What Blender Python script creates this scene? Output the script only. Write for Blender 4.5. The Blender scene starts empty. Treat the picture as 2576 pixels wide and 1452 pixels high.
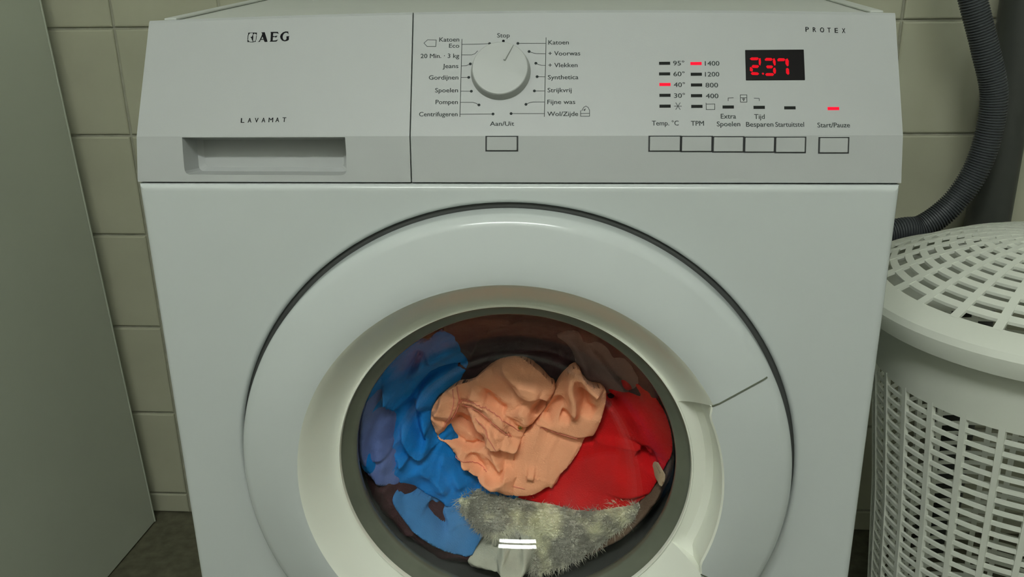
import bpy, bmesh, math, random
from mathutils import Vector, Matrix, noise
random.seed(7)
scene = bpy.context.scene
COL = scene.collection
PI = math.pi

# ------------------------------------------------------------------ camera
cam_data = bpy.data.cameras.new('camera')
cam_data.sensor_width = 36.0
cam_data.sensor_fit = 'HORIZONTAL'
cam_data.lens = 36.0 * 2393.2 / 2576.0
cam_data.clip_start = 0.02
cam = bpy.data.objects.new('camera', cam_data)
COL.objects.link(cam)
pitch, roll, yaw = 0.3603, 0.0171, 0.0757
cp, sp, cr, sr, cy, sy = (math.cos(pitch), math.sin(pitch), math.cos(roll), math.sin(roll), math.cos(yaw), math.sin(yaw))
RX = Matrix(((1, 0, 0), (0, cp, sp), (0, -sp, cp)))
RY = Matrix(((cr, 0, sr), (0, 1, 0), (-sr, 0, cr)))
RZ = Matrix(((cy, -sy, 0), (sy, cy, 0), (0, 0, 1)))
RC = RZ @ RX @ RY
right, fwd, upv = RC.col[0], RC.col[1], RC.col[2]
cam.matrix_world = Matrix((
    (right.x, upv.x, -fwd.x, 0.056),
    (right.y, upv.y, -fwd.y, -0.7206),
    (right.z, upv.z, -fwd.z, 0.9149),
    (0, 0, 0, 1)))
scene.camera = cam

# ------------------------------------------------------------------ world, exposure
world = bpy.data.worlds.new('world')
scene.world = world
world.use_nodes = True
world.node_tree.nodes['Background'].inputs[0].default_value = (0.5, 0.55, 0.5, 1)
world.node_tree.nodes['Background'].inputs[1].default_value = 0.05
scene.view_settings.view_transform = 'Standard'
scene.view_settings.look = 'None'
scene.view_settings.exposure = 0.0
scene.view_settings.gamma = 1.0
scene.view_settings.use_curve_mapping = False
LAMP_POS = (-0.12, -1.48, 2.36)
LAMP_POWER = 70.0
LAMP_COLOUR = (0.96, 1.0, 0.965)

# ------------------------------------------------------------------ helpers
def lin(r, g, b):
    f = lambda c: (c / 255 / 12.92) if c / 255 <= 0.04045 else ((c / 255 + 0.055) / 1.055) ** 2.4
    return (f(r), f(g), f(b), 1.0)

def material(name, colour, rough=0.5, metallic=0.0, mottle=0.0, mscale=30.0, bump=0.0, bscale=200.0,
             emit=None, estr=0.0, coat=0.0, spec=0.5, sheen=0.0, weave=0.0, colour2=None, c2scale=20.0, c2pos=0.5):
    m = bpy.data.materials.new(name)
    m.use_nodes = True
    nt = m.node_tree
    b = nt.nodes['Principled BSDF']
    b.inputs['Base Color'].default_value = (colour[0], colour[1], colour[2], 1)
    b.inputs['Roughness'].default_value = rough
    b.inputs['Metallic'].default_value = metallic
    b.inputs['Specular IOR Level'].default_value = spec
    b.inputs['Coat Weight'].default_value = coat
    b.inputs['Sheen Weight'].default_value = sheen
    tc = nt.nodes.new('ShaderNodeTexCoord')
    if emit:
        b.inputs['Emission Color'].default_value = (emit[0], emit[1], emit[2], 1)
        b.inputs['Emission Strength'].default_value = estr
    if mottle > 0 or colour2:
        n = nt.nodes.new('ShaderNodeTexNoise')
        n.inputs['Scale'].default_value = mscale if not colour2 else c2scale
        n.inputs['Detail'].default_value = 5
        nt.links.new(tc.outputs['Object'], n.inputs['Vector'])
        r = nt.nodes.new('ShaderNodeValToRGB')
        if colour2:
            r.color_ramp.elements[0].position = c2pos - 0.06
            r.color_ramp.elements[1].position = c2pos + 0.06
            r.color_ramp.elements[0].color = (colour[0], colour[1], colour[2], 1)
            r.color_ramp.elements[1].color = (colour2[0], colour2[1], colour2[2], 1)
        else:
            r.color_ramp.elements[0].position = 0.3
            r.color_ramp.elements[1].position = 0.7
            r.color_ramp.elements[0].color = tuple(c * (1 - mottle) for c in colour[:3]) + (1,)
            r.color_ramp.elements[1].color = tuple(min(1, c * (1 + mottle)) for c in colour[:3]) + (1,)
        nt.links.new(n.outputs['Fac'], r.inputs['Fac'])
        nt.links.new(r.outputs['Color'], b.inputs['Base Color'])
    if bump > 0:
        n2 = nt.nodes.new('ShaderNodeTexNoise')
        n2.inputs['Scale'].default_value = bscale
        n2.inputs['Detail'].default_value = 3
        nt.links.new(tc.outputs['Object'], n2.inputs['Vector'])
        bp = nt.nodes.new('ShaderNodeBump')
        bp.inputs['Strength'].default_value = bump
        bp.inputs['Distance'].default_value = 0.002
        nt.links.new(n2.outputs['Fac'], bp.inputs['Height'])
        nt.links.new(bp.outputs['Normal'], b.inputs['Normal'])
    return m

def glass_material(name):
    m = bpy.data.materials.new(name)
    m.use_nodes = True
    nt = m.node_tree
    nt.nodes.remove(nt.nodes['Principled BSDF'])
    out = nt.nodes['Material Output']
    tr = nt.nodes.new('ShaderNodeBsdfTransparent')
    tr.inputs['Color'].default_value = (1.0, 1.0, 1.0, 1)
    gl = nt.nodes.new('ShaderNodeBsdfGlossy')
    gl.inputs['Roughness'].default_value = 0.004
    # Schlick reflectance, the same from both sides of the pane
    geo = nt.nodes.new('ShaderNodeNewGeometry')
    dot = nt.nodes.new('ShaderNodeVectorMath'); dot.operation = 'DOT_PRODUCT'
    nt.links.new(geo.outputs['Incoming'], dot.inputs[0]); nt.links.new(geo.outputs['Normal'], dot.inputs[1])
    ab = nt.nodes.new('ShaderNodeMath'); ab.operation = 'ABSOLUTE'
    nt.links.new(dot.outputs['Value'], ab.inputs[0])
    om = nt.nodes.new('ShaderNodeMath'); om.operation = 'SUBTRACT'; om.inputs[0].default_value = 1.0
    nt.links.new(ab.outputs[0], om.inputs[1])
    pw = nt.nodes.new('ShaderNodeMath'); pw.operation = 'POWER'; pw.inputs[1].default_value = 5.0
    nt.links.new(om.outputs[0], pw.inputs[0])
    fr = nt.nodes.new('ShaderNodeMath'); fr.operation = 'MULTIPLY_ADD'; fr.inputs[1].default_value = 0.15; fr.inputs[2].default_value = 0.018
    nt.links.new(pw.outputs[0], fr.inputs[0])
    mx = nt.nodes.new('ShaderNodeMixShader')
    nt.links.new(fr.outputs[0], mx.inputs[0])
    nt.links.new(tr.outputs[0], mx.inputs[1])
    nt.links.new(gl.outputs[0], mx.inputs[2])
    nt.links.new(mx.outputs[0], out.inputs['Surface'])
    return m

def mesh_obj(name, verts, faces, mat, parent=None, smooth=False):
    me = bpy.data.meshes.new(name)
    me.from_pydata(verts, [], faces)
    me.validate()
    bm = bmesh.new(); bm.from_mesh(me)
    bmesh.ops.recalc_face_normals(bm, faces=bm.faces)
    bm.to_mesh(me); bm.free()
    return link(name, me, mat, parent, smooth)

def link(name, me, mat, parent=None, smooth=False):
    if mat is not None:
        me.materials.append(mat)
    if smooth:
        me.polygons.foreach_set('use_smooth', [True] * len(me.polygons))
    o = bpy.data.objects.new(name, me)
    COL.objects.link(o)
    o.parent = parent
    return o

def instance(name, me, parent=None, matrix=None):
    o = bpy.data.objects.new(name, me)
    COL.objects.link(o)
    o.parent = parent
    if matrix is not None:
        o.matrix_local = matrix
    return o

def bm_obj(name, bm, mat, parent=None, smooth=False):
    bmesh.ops.recalc_face_normals(bm, faces=bm.faces)
    me = bpy.data.meshes.new(name)
    bm.to_mesh(me); bm.free()
    return link(name, me, mat, parent, smooth)

def box(bm, x0, x1, y0, y1, z0, z1):
    v = [bm.verts.new(p) for p in ((x0, y0, z0), (x1, y0, z0), (x1, y1, z0), (x0, y1, z0),
                                   (x0, y0, z1), (x1, y0, z1), (x1, y1, z1), (x0, y1, z1))]
    for f in ((0, 3, 2, 1), (4, 5, 6, 7), (0, 1, 5, 4), (1, 2, 6, 5), (2, 3, 7, 6), (3, 0, 4, 7)):
        bm.faces.new([v[i] for i in f])

def add_bevel(o, w, seg=2, angle=35):
    md = o.modifiers.new('bevel', 'BEVEL')
    md.width = w; md.segments = seg; md.limit_method = 'ANGLE'; md.angle_limit = math.radians(angle)
    return o

def sharp(o, angle=35):
    o.data.polygons.foreach_set('use_smooth', [True] * len(o.data.polygons))
    o.data.set_sharp_from_angle(angle=math.radians(angle))

def empty(name, loc):
    o = bpy.data.objects.new(name, None)
    o.empty_display_size = 0.05
    o.location = loc
    COL.objects.link(o)
    return o

def tag(o, label, cat, group=None):
    o['label'] = label; o['category'] = cat
    if group: o['group'] = group
    return o

def struct(o, label=None):
    o['kind'] = 'structure'
    if label: o['label'] = label
    return o

def lathe_y(profile, n, cx, cz, a0=0.0, a1=2 * PI, closed=True):
    """profile of (radius, y) spun about the y axis through (cx, cz)"""
    verts, faces = [], []
    steps = n if closed else n + 1
    for i in range(steps):
        a = a0 + (a1 - a0) * i / n
        c, s = math.cos(a), math.sin(a)
        for r, y in profile:
            verts.append((cx + r * c, y, cz + r * s))
    m = len(profile)
    for i in range(n):
        j = (i + 1) % steps
        for k in range(m - 1):
            faces.append((i * m + k, j * m + k, j * m + k + 1, i * m + k + 1))
    return verts, faces

def tube(path, rad, n=12, profile=None):
    """sweep a circle along a list of points; rad may be a list"""
    pts = [Vector(p) for p in path]
    verts, faces = [], []
    ref = Vector((0, 1, 0))
    for i, p in enumerate(pts):
        t = (pts[min(i + 1, len(pts) - 1)] - pts[max(i - 1, 0)]).normalized()
        u = t.cross(ref).normalized(); w = u.cross(t)
        r = rad[i] if isinstance(rad, (list, tuple)) else rad
        for k in range(n):
            a = 2 * PI * k / n
            verts.append(tuple(p + u * (r * math.cos(a)) + w * (r * math.sin(a))))
    for i in range(len(pts) - 1):
        for k in range(n):
            faces.append((i * n + k, i * n + (k + 1) % n, (i + 1) * n + (k + 1) % n, (i + 1) * n + k))
    faces.append(tuple(range(n))); faces.append(tuple((len(pts) - 1) * n + k for k in range(n)))
    return verts, faces

def catmull(P, per=12):
    P = [Vector(p) for p in P]
    out = []
    for i in range(len(P) - 1):
        a, b, c, d = P[max(i - 1, 0)], P[i], P[i + 1], P[min(i + 2, len(P) - 1)]
        for k in range(per):
            t = k / per
            out.append(0.5 * ((2 * b) + (c - a) * t + (2 * a - 5 * b + 4 * c - d) * t * t + (3 * b - a - 3 * c + d) * t ** 3))
    out.append(P[-1])
    return out

# ------------------------------------------------------------------ materials
M = {}
M['white'] = material('white_enamel', (0.515, 0.55, 0.535), 0.16, spec=0.35, mottle=0.012, mscale=6)
M['panel'] = material('white_panel_plastic', (0.355, 0.370, 0.358), 0.42, spec=0.35, mottle=0.01, mscale=6, bump=0.03, bscale=900)
M['lid'] = material('lid_laminate', (0.46, 0.48, 0.44), 0.8, mottle=0.01, spec=0.02)
M['cream'] = material('cream_plastic', (0.80, 0.82, 0.72), 0.28)
M['knob'] = material('knob_plastic', (0.365, 0.38, 0.36), 0.4, spec=0.3)
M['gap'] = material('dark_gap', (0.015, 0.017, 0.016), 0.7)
M['ink'] = material('grey_print', (0.035, 0.042, 0.04), 0.7, spec=0.1)
M['black_ink'] = material('black_print', (0.006, 0.006, 0.007), 0.7, spec=0.1)
M['led_off'] = material('led_window', (0.008, 0.010, 0.008), 0.5, spec=0.1)
M['led_on'] = material('red_led_light', (0.05, 0.0, 0.0), 0.6, spec=0.1, emit=(1.0, 0.004, 0.03), estr=1.2)
M['digit'] = material('red_digit_light', (0.03, 0.0, 0.0), 0.6, spec=0.1, emit=(1.0, 0.001, 0.015), estr=0.75)
M['display'] = material('display_window', (0.004, 0.003, 0.003), 0.3, spec=0.12)
M['rim'] = material('olive_rubber', (0.11, 0.12, 0.088), 0.25, mottle=0.15, mscale=18)
M['gasket'] = material('dark_gap_shade', (0.045, 0.048, 0.045), 0.6)  # flat dark tone put in for the shade of the door gap
M['rubber'] = material('grey_gasket', (0.05, 0.052, 0.048), 0.6)
M['steel'] = material('drum_steel', (0.35, 0.35, 0.34), 0.35, metallic=1.0)
M['glass'] = glass_material('door_glass')
M['tile'] = material('glazed_tile', (0.385, 0.385, 0.285), 0.16, mottle=0.06, mscale=9, bump=0.10, bscale=28)
M['grout'] = material('grout', (0.30, 0.30, 0.23), 0.85, mottle=0.15, mscale=60)
M['plaster'] = material('plaster', (0.70, 0.72, 0.67), 0.8, mottle=0.03, mscale=5)
M['floor'] = material('speckled_floor', (0.088, 0.084, 0.052), 0.6, mottle=0.35, mscale=55, bump=0.05, bscale=150)
M['board'] = material('grey_green_board', (0.50, 0.535, 0.44), 0.75, spec=0.15, mottle=0.03, mscale=4, bump=0.03, bscale=300)
M['hose'] = material('grey_hose', (0.055, 0.062, 0.066), 0.5)
M['pipe'] = material('dark_pipe', (0.040, 0.043, 0.037), 0.42, mottle=0.1, mscale=15)
M['basket'] = material('white_basket_plastic', (0.70, 0.725, 0.64), 0.42, mottle=0.02, mscale=8)
M['wood'] = material('added_door_brown', (0.16, 0.13, 0.10), 0.5, mottle=0.15, mscale=8)
M['brass'] = material('brass', (0.65, 0.45, 0.12), 0.25, metallic=1.0)
M['lamp'] = material('lamp_diffuser', (0.9, 0.9, 0.85), 0.5, emit=LAMP_COLOUR, estr=LAMP_POWER)
def fabric(name, c, mott=0.10, ms=45, bump=0.35, bs=700, sheen=0.0, **k):
    return material(name, c, 0.85, mottle=mott, mscale=ms, bump=bump, bscale=bs, sheen=sheen, spec=0.2, **k)
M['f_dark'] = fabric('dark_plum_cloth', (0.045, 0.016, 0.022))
M['f_taupe'] = fabric('taupe_cloth', (0.19, 0.12, 0.11))
M['f_blue'] = fabric('blue_cloth', (0.005, 0.19, 0.56), bs=500)
M['f_lav'] = fabric('lavender_blue_cloth', (0.13, 0.19, 0.45))
M['f_steel'] = fabric('steel_blue_cloth', (0.05, 0.20, 0.45))
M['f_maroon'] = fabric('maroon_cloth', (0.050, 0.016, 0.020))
M['f_peach'] = fabric('peach_cloth', (0.95, 0.44, 0.24), mott=0.05)
M['f_red'] = fabric('red_fleece', (0.55, 0.004, 0.006), mott=0.12, ms=25)
M['f_fluffy'] = fabric('grey_fluff', (0.43, 0.425, 0.34), mott=0.2, ms=60, bump=0.8, bs=350, colour2=(0.78, 0.77, 0.55), c2scale=26, c2pos=0.55)
M['f_fur'] = fabric('pale_fur', (0.40, 0.39, 0.32), colour2=(0.82, 0.81, 0.58), c2scale=26, c2pos=0.55)
M['f_jersey'] = fabric('grey_jersey', (0.44, 0.45, 0.36))
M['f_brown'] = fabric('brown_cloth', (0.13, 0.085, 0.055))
M['f_tag'] = fabric('tan_cloth', (0.42, 0.32, 0.20))
M['f_thread'] = fabric('coral_thread', (0.80, 0.26, 0.18))

# measured layout,metres on the machine (control panel slope: x,distance up from the crease)
TEXT = [('Stop','C',-0.00637,0.0829,0.00377,0.00997),('Katoen','R',-0.04169,0.07975,0.00377,0.01603),('Eco','R',-0.04151,0.07446,0.00358,0.00818),('20 Min. · 3 kg','R',-0.04128,0.06572,0.00374,0.03089),('Jeans','R',-0.04164,0.05702,0.00373,0.01245),('Gordijnen','R',-0.04129,0.0473,0.00371,0.02348),('Spoelen','R',-0.04116,0.03649,0.00369,0.01815),('Pompen','R',-0.04097,0.02662,0.00367,0.01761),('Centrifugeren','R',-0.04077,0.01646,0.00364,0.03048),('Katoen','L',0.02952,0.07649,0.00374,0.01613),('+ Voorwas','L',0.02967,0.06709,0.00372,0.0251),('+ Vlekken','L',0.02983,0.05712,0.0037,0.02291),('Synthetica','L',0.02967,0.04694,0.00368,0.02382),('Strijkvrij','L',0.0296,0.03612,0.00366,0.01872),('Fijne was','L',0.02952,0.02631,0.00364,0.02174),('Wol/Zijde','L',0.02968,0.01639,0.00362,0.02394),('Aan/Uit','C',-0.00551,0.00841,0.00361,0.01887),('95°','L',0.12728,0.05796,0.00384,0.00857),('60°','L',0.12746,0.04899,0.00382,0.00855),('40°','L',0.12765,0.03996,0.00381,0.00852),('30°','L',0.12774,0.03098,0.00379,0.00832),('1400','L',0.15182,0.05758,0.00383,0.01112),('1200','L',0.15176,0.04853,0.00381,0.01091),('800','L',0.15198,0.03952,0.0038,0.00959),('400','L',0.1521,0.03057,0.00377,0.00956),('Extra','C',0.16892,0.01381,0.00393,0.0115),('Spoelen','C',0.16887,0.00753,0.00392,0.01766),('Tijd','C',0.19242,0.01344,0.00392,0.00782),('Besparen','C',0.19243,0.00718,0.00391,0.02047),('Startuitstel','C',0.21497,0.00702,0.0039,0.02147),('Start/Pauze','C',0.24783,0.00645,0.00389,0.02418),('Temp. °C','C',0.12078,0.00835,0.00394,0.0204),('TPM','C',0.1453,0.00808,0.00393,0.00988),('L','L',-0.21441,0.01155,0.00393,0.0029),('A','L',-0.20877,0.01163,0.00393,0.0029),('V','L',-0.20313,0.01171,0.00393,0.00289),('A','L',-0.1975,0.01179,0.00393,0.00289),('M','L',-0.19187,0.01187,0.00392,0.00356),('A','L',-0.18625,0.01195,0.00392,0.00289),('T','L',-0.18063,0.01203,0.00392,0.00288),('P','L',0.22987,0.08542,0.00406,0.00239),('R','L',0.23544,0.08514,0.00406,0.00239),('O','L',0.241,0.08486,0.00406,0.00294),('T','L',0.24655,0.08458,0.00405,0.00239),('E','L',0.2521,0.0843,0.00405,0.00238),('X','L',0.25764,0.08402,0.00405,0.00238)]
LEADERS = [([(-0.03935,0.07722),(-0.02768,0.07738),(-0.01728,0.07773)],True),([(-0.03921,0.06828),(-0.03113,0.06822),(-0.02867,0.06918),(-0.02666,0.07156)],False),([(-0.03913,0.05877),(-0.03539,0.05892),(-0.03212,0.0605)],True),([(-0.03904,0.04905),(-0.03299,0.04901)],True),([(-0.03879,0.03736),(-0.03054,0.03731)],True),([(-0.0388,0.02801),(-0.029,0.02796),(-0.02651,0.02717),(-0.02416,0.02577)],True),([(-0.0387,0.01809),(-0.01287,0.01818)],True),([(0.02744,0.07749),(0.00529,0.0777)],True),([(0.02759,0.06861),(0.01977,0.06885),(0.01687,0.06968),(0.01437,0.07067)],True),([(0.02751,0.05872),(0.02447,0.05883),(0.02199,0.05955),(0.01992,0.06063)],True),([(0.02751,0.04905),(0.02112,0.04927)],True),([(0.02754,0.03726),(0.01921,0.03731)],True),([(0.02753,0.02805),(0.01849,0.02809),(0.01565,0.0275),(0.01282,0.02613)],True),([(0.02737,0.01838),(0.00133,0.01847)],True)]
STOPDOT = (-0.00629,0.07986)
BARS = [[(-0.03951,0.0817),(-0.03887,0.01602)],[(0.02761,0.08239),(0.02741,0.01596)]]
ICONS = [('label_icon',[([(-0.06998,0.07867),(-0.06716,0.08152),(-0.06026,0.08127),(-0.06037,0.07562),(-0.06733,0.07568)],True)]),('wool_icon',[([(0.05552,0.02068),(0.05556,0.01613),(0.0625,0.0161),(0.06246,0.02126)],False),([(0.05554,0.01827),(0.06248,0.01842)],False),([(0.05649,0.02068),(0.05792,0.02343),(0.05969,0.02446),(0.06148,0.02324),(0.0623,0.02126)],False),([(0.05794,0.02128),(0.05922,0.02213),(0.05875,0.02067)],True)]),('cold_icon',[([(0.12899,0.0269),(0.13225,0.02133)],False),([(0.13231,0.02688),(0.12893,0.02135)],False),([(0.12785,0.02413),(0.13339,0.0241)],False)]),('tub_icon',[([(0.15212,0.0266),(0.15221,0.02126),(0.15864,0.02123),(0.15873,0.02588)],False),([(0.15211,0.02571),(0.15873,0.02588)],False)]),('lock_icon',[([(0.17843,0.03321),(0.18329,0.03319),(0.18323,0.02725),(0.17838,0.02727)],True),([(0.17846,0.03083),(0.18323,0.03081)],False),([(0.18009,0.03003),(0.18156,0.03003),(0.18078,0.02825)],True)]),('bracket_mark',[([(0.16905,0.0283),(0.16911,0.03068),(0.17306,0.03086)],False)]),('bracket_mark',[([(0.18879,0.03039),(0.19263,0.03017),(0.19266,0.02819)],False)])]
LEDS = [(0.12067,0.05983,0),(0.12059,0.05095,0),(0.1208,0.04211,1),(0.12072,0.03311,0),(0.12073,0.02416,0),(0.14498,0.05944,1),(0.14503,0.05048,0),(0.14508,0.04156,0),(0.14494,0.03269,0),(0.14508,0.02386,0),(0.16894,0.02326,0),(0.19242,0.02287,0),(0.2156,0.02238,0),(0.24822,0.02166,1)]
LEDSIZE = (0.00859,0.00243)
DISPLAY = [(0.18297,0.07106),(0.22761,0.06946),(0.22786,0.04445),(0.18324,0.04572)]
DIGITS = [[[(0.18615,0.06278),(0.18768,0.06402),(0.19253,0.06398),(0.19319,0.06285),(0.192,0.0616),(0.18762,0.06163)],[(0.19342,0.0631),(0.19458,0.06334),(0.19482,0.05956),(0.19417,0.05706),(0.19305,0.05807),(0.19304,0.06159)],[(0.18748,0.05636),(0.18844,0.05773),(0.19257,0.05745),(0.19324,0.05644),(0.19205,0.05507),(0.18814,0.05522)],[(0.1862,0.05586),(0.18712,0.05598),(0.18857,0.05409),(0.18805,0.05209),(0.18691,0.05235),(0.18601,0.05311)],[(0.18664,0.0506),(0.18782,0.05184),(0.19195,0.05156),(0.19318,0.0503),(0.19188,0.04919),(0.18775,0.04934)]],[[(0.19766,0.06231),(0.19897,0.06355),(0.20287,0.0634),(0.20376,0.06226),(0.2028,0.06101),(0.19797,0.06117)],[(0.204,0.06276),(0.20517,0.06325),(0.206,0.06048),(0.2059,0.05747),(0.20474,0.05698),(0.2038,0.06)],[(0.19852,0.05627),(0.19947,0.05727),(0.20314,0.05712),(0.20403,0.05611),(0.20284,0.05474),(0.19939,0.05476)],[(0.20398,0.05473),(0.20538,0.05547),(0.20611,0.05296),(0.20568,0.05047),(0.20453,0.05023),(0.20367,0.05223)],[(0.19764,0.04977),(0.19882,0.05089),(0.2034,0.05086),(0.20451,0.04973),(0.20356,0.04849),(0.19852,0.04852)],[(0.19502,0.05042),(0.19596,0.05141),(0.19697,0.05053),(0.19625,0.04928)]],[[(0.2072,0.06198),(0.20839,0.06323),(0.21252,0.06307),(0.2134,0.06193),(0.21244,0.06068),(0.20761,0.06059)],[(0.2134,0.06193),(0.21504,0.06305),(0.216,0.06091),(0.21575,0.0569),(0.21458,0.05628),(0.21339,0.05842)],[(0.2136,0.05441),(0.21477,0.05515),(0.21588,0.05414),(0.21608,0.05015),(0.21503,0.04928),(0.21359,0.05066)]]]
LOGO_A = ([(-0.20387,0.08931),(-0.201,0.08949),(-0.19794,0.08104),(-0.20042,0.08086),(-0.20144,0.08289),(-0.20383,0.08281),(-0.20437,0.0811),(-0.20617,0.08091),(-0.20491,0.08191),(-0.20334,0.08636),(-0.203,0.08809)],[(-0.20251,0.08554),(-0.2034,0.08342),(-0.20162,0.0835)])
LOGO_E = [(-0.19621,0.08964),(-0.19017,0.08964),(-0.18916,0.08774),(-0.19026,0.08826),(-0.19124,0.08858),(-0.19383,0.0886),(-0.19392,0.08607),(-0.19237,0.08575),(-0.19163,0.08614),(-0.1901,0.08623),(-0.19122,0.08452),(-0.19232,0.08514),(-0.19388,0.08505),(-0.1938,0.08201),(-0.19171,0.08209),(-0.18928,0.08298),(-0.19068,0.08117),(-0.19641,0.08102),(-0.19562,0.08203),(-0.19586,0.08832)]
LOGO_G = [(-0.1811,0.08736),(-0.18224,0.08859),(-0.18359,0.0888),(-0.18479,0.08821),(-0.18565,0.08679),(-0.18589,0.08497),(-0.18528,0.08314),(-0.18416,0.08222),(-0.18304,0.08251),(-0.18254,0.08352),(-0.18279,0.08565),(-0.18003,0.08583),(-0.18065,0.08512),(-0.18047,0.08269),(-0.18173,0.08169),(-0.1838,0.08121),(-0.18596,0.08193),(-0.18742,0.08357),(-0.18803,0.0854),(-0.18751,0.08742),(-0.18592,0.08913),(-0.18387,0.08992),(-0.18156,0.0898)]
LOGO_MARK = [[(-0.21472,0.08912),(-0.21203,0.08919),(-0.21367,0.08809),(-0.21413,0.08667),(-0.21466,0.08729)],[(-0.21487,0.08282),(-0.2142,0.08281),(-0.21354,0.08179),(-0.21213,0.08097),(-0.21472,0.08089)],[(-0.21048,0.08908),(-0.20741,0.08915),(-0.2074,0.08661),(-0.20817,0.08783),(-0.20947,0.08846),(-0.21008,0.08765)],[(-0.20768,0.08295),(-0.20791,0.08103),(-0.21021,0.08095),(-0.20947,0.08135),(-0.20836,0.08184)],[(-0.21267,0.08523),(-0.21135,0.08563),(-0.21057,0.08786),(-0.21018,0.08541),(-0.21011,0.08216),(-0.21088,0.08217),(-0.21162,0.08421)],[(-0.21494,0.08709),(-0.21436,0.08708),(-0.21431,0.08302),(-0.21489,0.08302)],[(-0.20788,0.08661),(-0.20736,0.0866),(-0.20747,0.08275),(-0.20795,0.08275)],[(-0.21242,0.08924),(-0.20973,0.08927),(-0.20969,0.08882),(-0.21239,0.08885)],[(-0.21253,0.08117),(-0.20965,0.08115),(-0.20961,0.0807),(-0.21249,0.08073)],[(-0.2105,0.08217),(-0.20992,0.08216),(-0.20953,0.08094),(-0.2104,0.08095)],[(-0.21075,0.08888),(-0.20998,0.08887),(-0.21025,0.08745),(-0.21069,0.08745)]]
POCKET = [(-0.26146,0.03729),(-0.26107,0.0249),(-0.26017,0.01102),(-0.25974,0.0087),(-0.25862,0.00691),(-0.25639,0.00585),(-0.21988,0.00563),(-0.17248,0.00555),(-0.13353,0.00534),(-0.13085,0.00586),(-0.12916,0.00731),(-0.12847,0.00914),(-0.12867,0.02351),(-0.12952,0.03816)]
BUTTONS = [(0.10878,0.02516,0.13213,0.03682),(0.1333,0.02483,0.15603,0.03662),(0.15739,0.02449,0.17982,0.03626),(0.1812,0.02432,0.20319,0.0359),(0.20444,0.02398,0.22629,0.03586),(0.23714,0.02365,0.25835,0.03549),(-0.01739,0.02549,0.00648,0.03742)]
SEAMX = (-0.07673,-0.07989)
KNOB = (-0.00774,0.05357,0.02218)
KNOBPTR = [(-0.00431,0.05947),(0.00212,0.07283)]
KNOBRIDGE = [(-0.02304,0.06225),(0.01209,0.04734)]
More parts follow.
